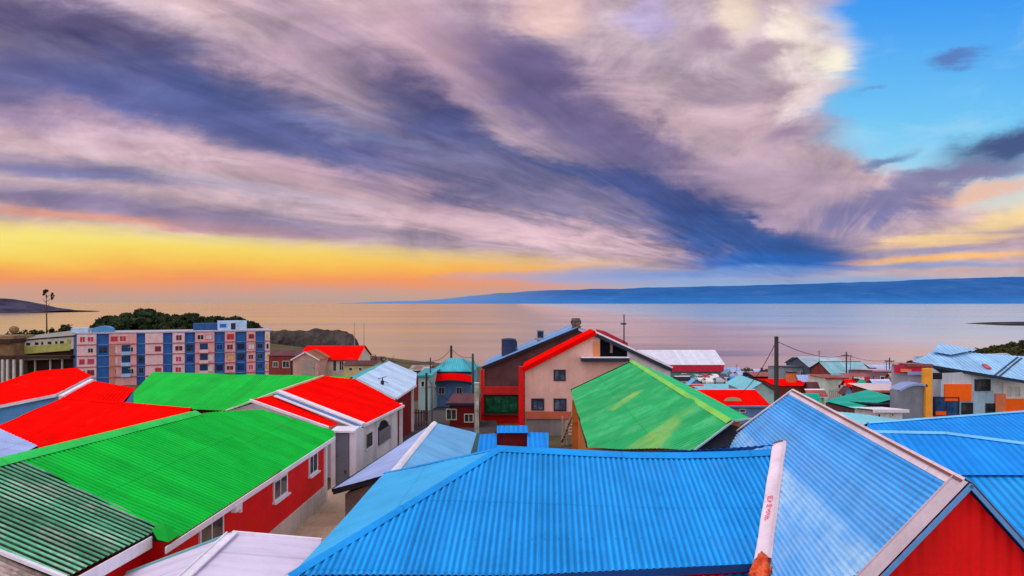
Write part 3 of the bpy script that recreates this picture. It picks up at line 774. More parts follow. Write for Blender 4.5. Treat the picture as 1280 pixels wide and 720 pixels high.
def front_blue():
    A = atz(625, 560.5, -4.3); B = atz(972, 564.5, -4.3); Cc = atz(364, 719, -6.0); D = atz(481, 591.5, -6.0)
    pf = Plane(A, B, Cc); ph = Plane(A, Cc, D); Eb = V3((B.x, B.y+4.4, -6.0)); pb = Plane(A, D, B+V3((0, 4.6, -1.75)))
    r = empty('blue_roof_house', (2, 19, tz(2, 19)), 'house under the big blue hipped corrugated roof in the middle foreground', 'house')
    bl = BLUE()
    mb = MB(); sheet(mb, pf, [A, B, pf.hit(952, 703), pf.hit(642, 719), Cc], 0.15, 0.022, sag=0.03)
    rn = random.Random(3)   # heads of the screws along the purlins
    for frac, n in ((0.42, 30), (0.80, 36)):
        for k in range(n):
            a = A.lerp(Cc, frac); b = B.lerp(pf.hit(954, 703), frac); q = a.lerp(b, (k+0.3*rn.random())/n)
            if rn.random() < 0.25: continue
            c = q+pf.n*0.036; u, v = pf.along*0.017, pf.down*0.022
            mb.face([c-u, c-v, c+u, c+v], 1)
    mb.build('roof', [bl, material('screw rust', (0.03, 0.03, 0.06), rough=0.8)], r, smooth=True)
    roof(r, 'roof', ph, [tuple(A), tuple(Cc), tuple(D)], tin('sunlit blue hip tint', (0.05, 0.40, 0.80), streak=0.18, var=0.08), pitch=0.2, amp=0.006, label='smooth hip face on the left, painted sunlit', sag=0.04)  # lighter blue puts the sunlit side into the hip colour
    roof(r, 'roof', pb, [tuple(A), tuple(D), tuple(pb.hit(900, 470) if False else V3((B.x-4, B.y+4.6, pb.z(B.x-4, B.y+4.6)))), tuple(B)], bl, pitch=0.2, amp=0.014, label='back roof slope')
    cap(r, A+V3((-0.1, 0, 0)), B, pf.down, pb.down, 0.24, 0.24, tin('blue ridge metal', (0.012, 0.27, 0.74), streak=0.3, var=0.12), 0.035, 0.06)
    dH = (Cc-A).normalized()
    cap(r, A, Cc-dH*-0.1, onplane_dir(pf, pf.n.cross(dH)*(1 if pf.n.cross(dH).x > 0 else -1)), onplane_dir(ph, ph.n.cross(dH)*(1 if ph.n.cross(dH).x < 0 else -1)), 0.17, 0.17, tin('blue ridge metal', (0.012, 0.27, 0.74)), 0.03, 0.05, name='hip_cap')
    dB = (D-A).normalized()
    cap(r, A, D, onplane_dir(ph, ph.n.cross(dB)*(1 if ph.n.cross(dB).y < 0 else -1)), onplane_dir(pb, pb.n.cross(dB)*(1 if pb.n.cross(dB).y > 0 else -1)), 0.12, 0.12, tin('blue ridge metal', (0.012, 0.27, 0.74)), 0.015, 0.02, name='hip_cap')
    fr = pf.hit(952, 703)
    mb = MB(); mb.beam(Cc+V3((-0.02, 0, -0.10)), pf.hit(642, 719)+V3((0, 0, -0.10)), 0.03, 0.16); mb.beam(pf.hit(642, 719)+V3((0, 0, -0.10)), fr+V3((0, 0, -0.10)), 0.03, 0.16)
    mb.build('fascia', material('navy fascia paint', (0.012, 0.05, 0.18), rough=0.5), r)
    i = 0.35; w = [Cc+V3((i, i, -.14)), pf.hit(642, 719)+V3((0, i, -.12)), fr+V3((0, i, -.14)), V3((7.2, fr.y+0.6, -5.9)), V3((7.2, 23.6, -6.1)), D+V3((i, -i, -.14))]
    walls(r, 'wall', w, -9.5, REDW())
    for ch in r.children:       # the old ridge has sagged between its ends
        if ch.type == 'MESH' and ch.name.split('.')[0] in ('roof', 'ridge_cap'):
            o0 = origin_of(ch)
            for v in ch.data.vertices:
                q = v.co+o0; s_ = (q.x+0.35)/8.1
                if 0 < s_ < 1: v.co.z -= 0.15*math.sin(math.pi*s_**1.15)*max(0.0, min(1.0, (q.z+6.1)/1.8))
    # lower blue strip roof in front of the eave
    r2 = empty('blue_awning', (3, 14.8, tz(3, 15)), 'narrow blue roof strip below the eave of the big blue roof', 'awning')
    a, b = pf.hit(655, 719)+V3((0, 0.3, -0.42)), fr+V3((0.3, 0.25, -0.30))
    q = Plane(a, b, a+V3((0, -2.0, -0.65)))
    roof(r2, 'roof', q, [tuple(a), tuple(b), tuple(b+V3((0, -2.0, -0.65))), tuple(a+V3((0, -2.0, -0.65)))], BLUE2(), pitch=0.2, amp=0.018)
    fascia(r2, a+V3((0, -2.0, -0.66)), b+V3((0, -2.0, -0.66)), 0.12, DARK())
    return pf, A, B, fr

def gable_blue(pf, Bf, fr):
    # ridge height follows from the valley: the steep slope has to pass through the low roof's ridge end and the valley foot
    V = pf.hit(957, 704); lo, hi = 2.5, 4.0
    def err(z):
        p = Plane(atz(992, 488.5, -z), atz(1207, 602, -z), V); return (Bf-p.p).dot(p.n)
    for _ in range(50):
        mid = (lo+hi)/2
        if err(lo)*err(mid) <= 0: hi = mid
        else: lo = mid
    zr = lo if abs(err(lo)) < 0.2 else 3.05
    Fp, Np = atz(992, 488.5, -zr), atz(1207, 602, -zr)
    p = Plane(Fp, Np, V)
    d = (Np-Fp).normalized(); s = V3((-d.y, d.x, 0)); s = s if s.x > 0 else -s
    slope = math.hypot(p.n.x, p.n.y)/p.n.z
    rd = V3((s.x, s.y, -slope)).normalized(); p2 = Plane(Fp, Np, Fp+rd)
    r = empty('red_gable_house', (8.4, 16, tz(8, 16)), 'red gabled house with steep blue ribbed roof and broad lilac verge boards', 'house')
    r['rz'] = 0
    rib = p.down
    o = roof(r, 'roof', p, [tuple(Fp), tuple(Np), (1052, 733), (925, 733), (884, 570)], worn_blue(), pitch=0.105, amp=0.011, sag=0.03, rib=d, seg=0.16, mmax=90)
    a0, a1 = p.hit(978, 576), p.hit(1108, 690); e = (a1-a0).normalized(); nrm = e.cross(p.n).normalized(); nrm = nrm if nrm.dot(p.down) > 0 else -nrm
    o0 = origin_of(o); at_ = o.data.color_attributes.new('wear', 'FLOAT_COLOR', 'POINT')
    for i, v in enumerate(o.data.vertices):
        q = v.co+o0; s_ = (q-a0).dot(nrm); f = max(0.0, min(1.0, (s_+0.05)/0.35)); f = f*f*(3-2*f)
        k = (q-a0).dot(e)/(a1-a0).length; f *= 0.75+0.25*math.cos(k*5.0)+0.3*noise.noise(q*0.9); f *= 1-0.45*max(0, min(1, (s_-0.9)/1.2))
        top = max(0.0, min(1.0, 1-abs((q-Fp).dot(p.down)-1.5)/1.3))*0.22
        at_.data[i].color = (max(0, min(1, f+top)),)*3+(1,)
    far2, near2 = Fp+rd*4.6, Np+rd*4.6
    roof(r, 'roof', p2, [tuple(Fp), tuple(Np), tuple(near2), tuple(far2)], BLUE2(), pitch=0.105, amp=0.011, rib=d, label='right roof slope turned away')
    li = LILAC()
    cap(r, Fp+d*-0.1, Np, p.down, rd, 0.20, 0.12, li, 0.03, 0.03)
    mb = MB()
    a, b = Fp+p.down*0.035+p.n*0.060, Np+p.down*0.035+p.n*0.060; mb.beam(a, b, 0.045, 0.02, up=p.n); mb.build('ridge_bead', material('ochre paint', (0.20, 0.07, 0.06), rough=0.7), r)
    # verge boards at the near gable: flat lilac flashing, a blue edge under it
    lowL = Np+p.down*6.0; lowR = Np+rd*6.0
    for pl, low, sg in ((p, lowL, -1), (p2, lowR, 1)):
        mb = MB(); n = pl.n*0.045
        q = [Np-d*0.30+n, Np+d*0.16+n, low+d*0.16+n, low-d*0.30+n]; mb.face(q)
        mb.beam(q[3], q[0], 0.035, 0.05, up=pl.n); mb.build('verge_board', li, r)
        fascia(r, Np+d*0.17, low+d*0.17, 0.065, tin('blue verge edge', (0.14, 0.38, 0.82)), w=0.05, up=pl.n, name='verge_edge', drop=0.02)
    wh = WHITE()
    q0, q1 = Fp+p.n*0.05, p.hit(886, 566)+p.n*0.05; mb = MB(); mb.beam(q0, q1, 0.06, 0.04, up=p.n); mb.build('verge_board', wh, r)
    # red ribbed gable wall
    g = Wall(Np, Np+s); zb = tz(8, 12)-0.2; gN = Np-d*0.02
    Wg = Wall(gN, gN+s)
    hw = 4.0
    mb = MB()
    sheet(mb, Wg, [gN+V3((0, 0, -0.10)), gN+V3((-s.x*hw, -s.y*hw, -slope*hw-0.10)), V3((gN.x-s.x*hw, gN.y-s.y*hw, zb)), V3((gN.x+s.x*hw, gN.y+s.y*hw, zb)), gN+V3((s.x*hw, s.y*hw, -slope*hw-0.10))], 0.2, 0.012, rib=V3((0, 0, -1)))
    mb.build('wall', REDW(), r, smooth=True)
    o = [Fp+V3((0, 0, -.12)), Fp+V3((s.x*hw, s.y*hw, -slope*hw-.12)), gN+V3((s.x*hw, s.y*hw, -slope*hw-.12)), gN+V3((0, 0, -.2))-d*0.06, gN+V3((-s.x*hw, -s.y*hw, -slope*hw-.12)), Fp+V3((-s.x*hw, -s.y*hw, -slope*hw-.12))]
    walls(r, 'side_wall', o, zb, REDW())
    # flashing in the valley, with its faded red lettering
    q = empty('valley_flashing', tuple((Bf+fr)/2), 'long lilac metal flashing with worn red lettering along the blue valley', 'flashing')
    t0, t1 = p.hit(978, 556)+p.n*0.10, p.hit(958, 704)+p.n*0.10
    vd = (t1-t0).normalized(); nn = (pf.n+p.n).normalized(); sd = vd.cross(nn).normalized(); sd = sd if sd.x > 0 else -sd
    up = sd.cross(vd); up = up if up.z > 0 else -up
    mb = MB(); rows = []; K = 12
    for k in range(K+1):
        c = t0.lerp(t1, k/K); w = 0.20+0.025*math.sin(k*1.7)*0.3
        rows.append([c-sd*w-up*0.05, c-sd*w, c-sd*w*0.3+up*0.008*math.sin(k*2.1), c+sd*w*0.55+up*0.01*math.cos(k*1.3), c+sd*w*0.62+up*0.05, c+sd*w+up*0.01, c+sd*(w+0.02)-up*0.06])
    mb.grid(rows, 0, [[(j*0.1, k*0.4) for j in range(7)] for k in range(K+1)])
    fl = mb.build('flashing_strip', li, q)
    mb = MB()   # worn, barely readable stencil letters running along the strip
    red = material('stencil red', (0.78, 0.05, 0.14), rough=0.7, var=0.3)
    glyph = {'A': [(0,0,.5,1), (.5,1,1,0), (.22,.42,.78,.42)], 'M': [(0,0,0,1), (0,1,.5,.35), (.5,.35,1,1), (1,1,1,0)], 'E': [(0,0,0,1), (0,1,1,1), (0,.5,.8,.5), (0,0,1,0)],
             'S': [(1,.9,.1,1), (.1,1,.1,.55), (.1,.55,.95,.45), (.95,.45,.9,0), (.9,0,0,.08)], 'P': [(0,0,0,1), (0,1,.9,.9), (.9,.9,.9,.55), (.9,.55,0,.48)], 'I': [(.5,0,.5,1)], 'R': [(0,0,0,1), (0,1,.9,.9), (.9,.9,.9,.55), (.9,.55,0,.48), (.3,.48,1,0)]}
    LL = (t1-t0).length; pos = LL*0.53; gw, gh = 0.13, 0.11
    for ch in 'EASMAE':
        for si, (x0, y0, x1, y1) in enumerate(glyph[ch]):
            if (si*7+int(pos*90)) % 5 == 0: continue      # worn away
            f = lambda x, y: t0+vd*(pos+x*gw)+sd*(y-0.75)*gh+up*0.030
            j = 0.06*math.sin(pos*37+x0*9); mb.beam(f(x0+j, y0), f(x1-j, y1+j), 0.019, 0.006, up=up)
        pos += gw*1.38
    mb.build('lettering', red, fl)
    mb = MB(); e = t0-vd*0.03; mb.tube([e-sd*0.24-up*0.04, e-sd*0.14+up*0.02, e+up*0.035, e+sd*0.2+up*0.0, e+sd*0.30-up*0.05], 0.022, 7); mb.build('end_fold', material('brown sealant', (0.16, 0.10, 0.10), rough=0.8), q)
    # orange bundle at the foot of the flashing
    q = empty('cloth_bundle', tuple(t1+V3((0, -0.2, 0))), 'crumpled orange red cloth bundle lying at the foot of the flashing', 'cloth')
    c = t1+vd*0.42+up*0.02; mb = MB(); rows = []
    for i in range(17):
        rr = []
        for j in range(22):
            th = math.pi*i/16; ph = 2*math.pi*j/22; e = V3((math.sin(th)*math.cos(ph), math.sin(th)*math.sin(ph), math.cos(th)))
            n_ = 1+0.45*noise.fractal(e*2.2+V3((3, 1, 0)), 0.8, 2.2, 4)
            rr.append(c+sd*(e.x*0.22*n_)+vd*(e.y*0.62*n_+e.x*0.12)+up*(e.z*0.10*n_))
        rows.append(rr)
    mb.grid(rows, close=True)
    mb.build('cloth', material('orange cloth', (0.68, 0.07, 0.02), rough=0.95, var=0.5, scale=3.0, alt=(0.78, 0.28, 0.12)), q, smooth=True)
    return Fp, Np

def right_blues():
    # low blue roof right behind the steep one
    r = empty('blue_roof_house', (16, 21, tz(16, 21)), 'house with smooth blue roof filling the right edge behind the red gable', 'house')
    a, b = at(1085, 541, 24.2), at(1320, 560, 22.6); p = Plane(a, b, a+V3((0, -5, -1.5)))
    roof(r, 'roof', p, [(1062, 541), (1181, 542), (1330, 562), (1330, 594), (1062, 594)], BLUE2(), pitch=0.25, amp=0.006, sag=0.05)
    p3 = Plane(p.p-V3((0, 0, 0.07)), p.p+p.along-V3((0, 0, 0.07)), p.p+p.down-V3((0, 0, 0.07)))
    roof(r, 'roof', p3, [(1150, 591), (1330, 591), (1330, 700), (1150, 700)], BLUE(), pitch=0.25, amp=0.006, sag=0.05, label='lower sheet course')
    lb = tin('sky blue ridge metal', (0.16, 0.48, 0.84), streak=0.3)
    A, M, B = p.hit(1062, 540), p.hit(1181, 542), p.hit(1330, 562)
    bk = V3((0, 0.93, -0.3))
    cap(r, A, M, p.down, bk, 0.11, 0.11, lb, 0.03, 0.05); cap(r, M, B, p.down, bk, 0.11, 0.11, lb, 0.03, 0.05)
    bp = Plane(A, B, A+V3((0, 4, -1.6))); roof(r, 'roof', bp, [tuple(A), tuple(B), tuple(B+V3((0, 4, -1.6))), tuple(A+V3((0, 4, -1.6)))], BLUE2(), pitch=0.25, amp=0.006, label='back roof slope')
    lo0, lo1 = p3.hit(1165, 695), p3.hit(1330, 695)
    walls(r, 'wall', [A+V3((0.3, 0.2, -.3)), B+V3((0, 0.2, -.3)), lo1+V3((0, .3, -.15)), lo0+V3((0.3, .3, -.15))], -9.6, MAROON())
    # the one above it
    r = empty('blue_roof_house', (22, 31, tz(22, 31)), 'blue roof below the orange panelled building, between it and the nearer blue roof', 'house')
    a, b = at(1120, 527, 33), at(1320, 511, 34); p = Plane(a, b, a+V3((0, -5, -1.25)))
    roof(r, 'roof', p, [(1085, 529), (1138, 525), (1320, 511), (1330, 600), (1060, 590)], BLUE2(), pitch=0.25, amp=0.006, sag=0.05)
    A, B = p.hit(1085, 529), p.hit(1330, 511)
    cap(r, A, B, p.down, V3((0, 0.95, -0.25)), 0.12, 0.12, lb, 0.03, 0.04)
    bp = Plane(A, B, A+V3((0, 4, -1.4))); roof(r, 'roof', bp, [tuple(A), tuple(B), tuple(B+V3((0, 4, -1.4))), tuple(A+V3((0, 4, -1.4)))], BLUE2(), pitch=0.25, amp=0.006, label='back roof slope')
    c0, c1 = p.hit(1068, 585), p.hit(1325, 595)
    walls(r, 'wall', [A+V3((0.2, 2.5, -1.2)), B+V3((-.2, 2.5, -1.2)), c1+V3((0, .3, -.2)), c0+V3((.2, .3, -.2))], -9.8, MAROON())
    # bright cyan slip of roof at the left end
    r = empty('teal_awning', (13, 29, tz(13, 29)), 'small pale teal awning roof tucked behind the steep blue ridge', 'awning')
    p = Plane(at(1062, 523, 36), at(1130, 530, 36), at(1085, 545, 33.5))
    roof(r, 'roof', p, [(1040, 514), (1075, 517), (1140, 527), (1120, 540), (1060, 540)], tin('pale teal metal', (0.20, 0.55, 0.66), streak=0.4), pitch=0.25, amp=0.008)
    c = p.hits([(1050, 519), (1135, 528), (1118, 538), (1062, 538)]); walls(r, 'wall', [k-V3((0, 0, .1)) for k in c], tz(13, 30)-.2, GREYW())

def shed_roof():
    A = atz(543, 528, -6.7); N = atz(493, 588.5, -6.7); L = atz(416, 611, -7.9); q = at(596, 541, 39.8)
    r = empty('shed', (-4.5, 32, tz(-4.5, 32)), 'low shed with pale folded sheet roof and bright centre flashing beside the alley', 'shed')
    pl = Plane(A, N, L); pr = Plane(A, N, q)
    roof(r, 'roof', pl, [tuple(A), tuple(L), (481, 594), tuple(N+(N-A).normalized()*0.7)], LAV(), pitch=0.25, amp=0.004, sag=0.03, label='lavender left slope')
    roof(r, 'roof', pr, [tuple(A), (596, 541), (586, 574), tuple(N+(N-A).normalized()*0.7)], PALE(), pitch=0.25, amp=0.004, sag=0.03, label='pale blue right slope')
    cap(r, A, N+(N-A).normalized()*0.6, pl.down, pr.down, 0.20, 0.18, WHITE(), 0.03, 0.05)
    e = pl.hit(480, 593); fascia(r, L+V3((0, -0.02, -0.02)), e+V3((0, -0.02, -0.02)), 0.22, DARK(), w=0.06)
    fascia(r, L+V3((-0.03, 0, 0)), A+V3((-0.03, 0.02, 0)), 0.14, DARK(), w=0.05)
    b0, b1 = pr.hit(597, 541), pr.hit(589, 570); fascia(r, b0+V3((0.08, 0, 0)), b1+V3((0.08, 0, 0)), 0.55, material('dark green edge', (0.02, 0.08, 0.075)), w=0.35)
    walls(r, 'wall', [L+V3((0.5, 0.1, -.25)), A+V3((-.1, -.5, -.25)), b0+V3((-.2, -.5, -.2)), b1+V3((-.2, 0.2, -.2)), e+V3((0.3, 0.4, -.2))], tz(-5, 31)-.3, material('shed board', (0.20, 0.17, 0.16), rough=0.9, var=0.25))
    # small blue stepped roof with dark red window box
    r = empty('blue_shed', (0, 26.5, tz(0, 26)), 'little blue stepped roof with a dark red recess behind the big blue ridge', 'shed')
    p = Plane(at(598, 566, 26.5), at(690, 566, 26.5), at(620, 540, 28.5))
    roof(r, 'roof', p, [(600, 543), (621, 541.5), (621, 575), (594, 578)], BLUE2(), pitch=0.2, amp=0.006)
    roof(r, 'roof', p, [(659, 540), (686, 541), (685, 575), (659, 575)], BLUE2(), pitch=0.2, amp=0.006)
    t0, t1 = p.hit(621, 543), p.hit(660, 543); t0.z = t1.z = at(640, 540, t0.y-0.3).z
    roof(r, 'roof', Plane(t0, t1, t0+V3((0, 1.6, 0.25))), [tuple(t0-V3((0, 0.3, 0.04))), tuple(t1-V3((0, 0.3, 0.04))), tuple(t1+V3((0, 0.6, 0.09))), tuple(t0+V3((0, 0.6, 0.09)))], BLUE2(), pitch=0.2, amp=0.008, label='raised middle step')
    mb = MB(); a, b = t0-V3((0, 0.05, 0.08)), t1-V3((0, 0.05, 0.08)); mb.box(((a.x+b.x)/2, a.y+0.3, a.z-0.42), (b.x-a.x, 0.5, 0.8)); mb.build('recess', MAROON(), r)
    c = p.hits([(602, 545), (684, 545), (684, 572), (598, 574)]); walls(r, 'wall', [k-V3((0, 0, .12)) for k in c], tz(0, 26)-.2, MAROON())

def red_white_house():
    P = at(349, 489, 38.4); Q = at(404, 470, 46.4); S = at(454, 530, 36.5); p = Plane(P, Q, S)
    r = empty('white_house', (-10.5, 41, tz(-10, 41)), 'white walled house with bright red roof just past the green roofed red house', 'house')
    poly = [(349, 489), (404, 470), (444, 473.5), (504.5, 506), (454, 530.5)]
    roof(r, 'roof', p, poly, RED(), pitch=0.22, amp=0.013, sag=0.05)
    pts = p.hits(poly)
    lf = V3((-4.6, 0.3, -1.6)); p2 = Plane(pts[0], pts[1], pts[0]+lf); roof(r, 'roof', p2, [tuple(pts[0]), tuple(pts[1]), tuple(pts[1]+lf), tuple(pts[0]+lf)], RED(), pitch=0.22, amp=0.006, label='back roof slope')
    wh = WHITE(); bb = material('painted blue shadow', (0.10, 0.22, 0.45), rough=0.6)
    a, b = pts[0]+V3((-0.05, -0.12, 0.02)), pts[4]+V3((0.05, -0.12, 0.02)); e = (b-a).normalized()
    mb = MB(); mb.beam(a, b, 0.34, 0.10, off=(0, 0.02)); mb.build('verge_board', wh, r)
    mb = MB(); mb.beam(a+V3((0, -0.24, -0.16)), b+V3((0, -0.24, -0.16)), 0.12, 0.16); mb.build('verge_edge', bb, r)  # blue strip stands in for the shadow line under the white verge
    mb = MB(); mb.beam(a+V3((0, -0.42, -0.20)), b+V3((0, -0.42, -0.20)), 0.22, 0.06); mb.build('verge_board', wh, r)
    p3 = Plane(p.p-V3((0, 0, .32)), p.p+p.along-V3((0, 0, .32)), p.p+p.down-V3((0, 0, .32)))
    roof(r, 'roof', p3, [(313, 499.5), (341, 494), (424, 530), (411, 534)], RED(), pitch=0.22, amp=0.005, label='lower red roof strip in front of the white verge')
    c = p3.hits([(313, 500), (411, 534.5)]); mb = MB(); mb.beam(c[0]+V3((0, -.05, 0)), c[1]+V3((0, -.05, 0)), 0.14, 0.12); mb.build('verge_board', wh, r)
    fascia(r, pts[4]+V3((0.04, 0, 0)), pts[3]+V3((0.04, 0, 0)), 0.14, wh, w=0.08)
    fascia(r, pts[0]+V3((0, 0, .02)), pts[1]+V3((0, 0, .02)), 0.10, material('cream verge', (0.6, 0.5, 0.35)), w=0.14, drop=0.0)
    # walls
    w0 = V3((pts[4].x-0.35, pts[4].y+0.35, pts[4].z-0.12)); w1 = V3((pts[3].x-0.35, pts[3].y-0.3, pts[3].z-0.12)); gl = V3((pts[0].x+0.3, pts[0].y+0.3, pts[0].z-0.12))
    zb = tz(-9, 42)-.3
    wall = material('white wall', (0.66, 0.66, 0.74), rough=0.75, var=0.10, streak=0.25)
    walls(r, 'wall', [w0, w1, V3((pts[1].x, pts[1].y-.3, pts[1].z-.15)), pts[1]+lf*0.9+V3((0, -.3, -.1)), pts[0]+lf*0.9+V3((0, .3, -.1)), gl], zb, wall)
    W = Wall(w0, w1)
    win_px(r, W, 456, 465.5, 539, 561, wh, mull=0, fr=0.10, depth=0.12)
    # arched porch opening, its shade painted as a flat dark face
    q0, q1 = W.hit(472, 540), W.hit(486, 540); mb = MB(); al = (q1-q0).normalized(); L = (q1-q0).length
    zt, zm, zl = W.hit(479, 524).z, W.hit(479, 534).z, W.hit(479, 552).z
    arc = [q0.lerp(q1, 0.5)+al*(L/2*math.cos(k/10*math.pi))+V3((0, 0, zm-q0.lerp(q1, .5).z+(zt-zm)*math.sin(k/10*math.pi)))+W.n*0.03 for k in range(11)]
    lowp = [V3((arc[-1].x, arc[-1].y, zl)), V3((arc[0].x, arc[0].y, zl))]; mb.face(arc+lowp)
    o = mb.build('porch_arch', DARK(), r)
    mb = MB(); mb.tube(arc, 0.06, 6); mb.build('arch_rim', wh, o)
    mb = MB(); mb.beam(lowp[0]+W.n*.06+V3((0, 0, .4)), lowp[1]+W.n*.06+V3((0, 0, .4)), 0.06, 0.8); mb.build('railing', GREYW(), o)
    for px in (468.5, 488, 500):
        q = W.hit(px, 540); mb = MB(); mb.box((q.x+W.n.x*.06, q.y+W.n.y*.06, (zb+w0.z)/2), (0.18, 0.3, w0.z-zb)); mb.build('pilaster', wh, r)
    # side passage door by the end of the red house
    y = 34.2; x0, x1 = (418-CX)/F*y, (438-CX)/F*y; zt = (HY-541)/F*y; zz = tz(-8.5, y)-.1
    r2 = empty('side_porch', ((x0+x1)/2, y, zz), 'white framed grey door porch squeezed between the red wall and white house', 'porch')
    mb = MB(); mb.box(((x0+x1)/2, y, (zt+zz)/2), (x1-x0-.16, .08, zt-zz)); d = mb.build('door', GREYW(), r2)
    mb = MB(); mb.box((x1-.25, y-.07, zz+1.0), (.04, .07, .14)); mb.build('handle', DARK(), d)
    for px, w in ((417, .22), (441.5, .30)):
        x = (px-CX)/F*y; mb = MB(); mb.box((x, y, (zt+zz)/2+.05), (w, .22, zt-zz+.1)); mb.build('post', wh, r2)
    mb = MB(); mb.box(((x0+x1)/2+.05, y+.4, zt+.10), (x1-x0+.4, 1.3, .10)); mb.build('roof', wh, r2)
    mb = MB(); mb.box((x1+.10, y+1.3, (zt+zz)/2), (.12, 2.2, zt-zz)); mb.build('wall', wall, r2)

def pale_house():
    A = at(445, 473, 50); Bp = at(486, 451, 62.5); S = at(495, 497.5, 49.5); p = Plane(A, Bp, S)
    r = empty('pale_roof_house', (-9.5, 55, tz(-9.5, 55)), 'dark red house with pale ice blue roof behind the red roofed white house', 'house')
    poly = [(445, 473), (486, 451), (521, 466), (520, 481), (495, 497.5)]
    roof(r, 'roof', p, poly, tin('ice blue metal', (0.50, 0.67, 0.92), streak=0.5, var=0.10, rust=0.02, rustcol=(0.08, 0.10, 0.16)), pitch=0.25, amp=0.004, sag=0.04)
    q = p.hits(poly); lf = V3((-2.6, 0.5, -1.0))
    p2 = Plane(q[0], q[1], q[0]+lf); roof(r, 'roof', p2, [tuple(q[0]), tuple(q[1]), tuple(q[1]+lf), tuple(q[0]+lf)], tin('teal metal', (0.05, 0.36, 0.42)), pitch=0.25, amp=0.004, label='teal back slope')
    fascia(r, q[0]+V3((0, -.04, .0)), q[4]+V3((0, -.04, 0)), .16, WHITE()); fascia(r, q[4]+V3((.04, 0, 0)), q[3]+V3((.04, 0, 0)), .14, WHITE())
    zb = tz(-9, 54)-.4
    walls(r, 'wall', [q[4]+V3((-.3, .3, -.12)), q[3]+V3((-.35, -.2, -.12)), q[2]+V3((-.35, -.4, -.14)), q[1]+V3((0, -.4, -.2)), q[1]+lf*.9+V3((0, -.4, -.1)), q[0]+lf*.9+V3((0, .3, -.1)), q[0]+V3((0, .3, -.2))], zb, MAROON())
    mb = MB(); c = q[3]+V3((-.3, -.2, -.2)); mb.box((c.x, c.y, (c.z+zb)/2), (.25, .25, c.z-zb)); mb.build('corner_board', WHITE(), r)
    # little roof tangle of cables (dark smudge)
    mb = MB(); s = p.hit(478, 481)
    mb.tube([s, s+V3((0, 0, .55))], .05, 6); mb.tube([s+V3((-.35, 0, .45)), s+V3((.3, 0, .62))], .025, 5); mb.tube([s+V3((0, 0, .3)), s+V3((.35, .5, .1))], .02, 5); mb.box(s+V3((0, 0, .16)), (.22, .2, .3))
    mb.build('vent_pipe', DARK(), r)

def back_green():
    A = atz(191, 465, -5.8); B = atz(440, 471, -5.8); c0 = atz(150, 507, -7.7); c1 = atz(283, 513, -7.7)
    p = Plane(A, B, c0)
    r = empty('green_roof_house', (-22, 52, tz(-22, 52)), 'maroon house with plain green roof in front of the blue and pink apartments', 'house')
    roof(r, 'roof', p, [(191, 465), (440, 471), (418, 485), (330, 513), (283, 513.5), (150, 507)], GREEN(), pitch=0.22, amp=0.005, sag=0.06)
    bk = V3((0, 5.2, -1.9)); p2 = Plane(A, B, A+bk); roof(r, 'roof', p2, [tuple(A), tuple(B), tuple(B+bk), tuple(A+bk)], GREEN(), pitch=0.22, amp=0.005, label='back roof slope')
    e0, e1 = p.hit(150, 507), p.hit(283, 513)
    fascia(r, e1+V3((0, -.05, .03)), p.hit(350, 487.5)+V3((0, -.3, .03)), .22, WHITE(), w=.12)
    zb = tz(-22, 50)-.4
    walls(r, 'wall', [e0+V3((.3, .4, -.12)), e1+V3((.1, .35, -.12)), p.hit(332, 496)+V3((0, .2, -.25)), p.hit(410, 482)+V3((0, .4, -.15)), B+bk*.9+V3((-.4, 0, -.12)), A+bk*.9+V3((.4, 0, -.12)), A+V3((.35, 0, -.15))], zb, MAROON())

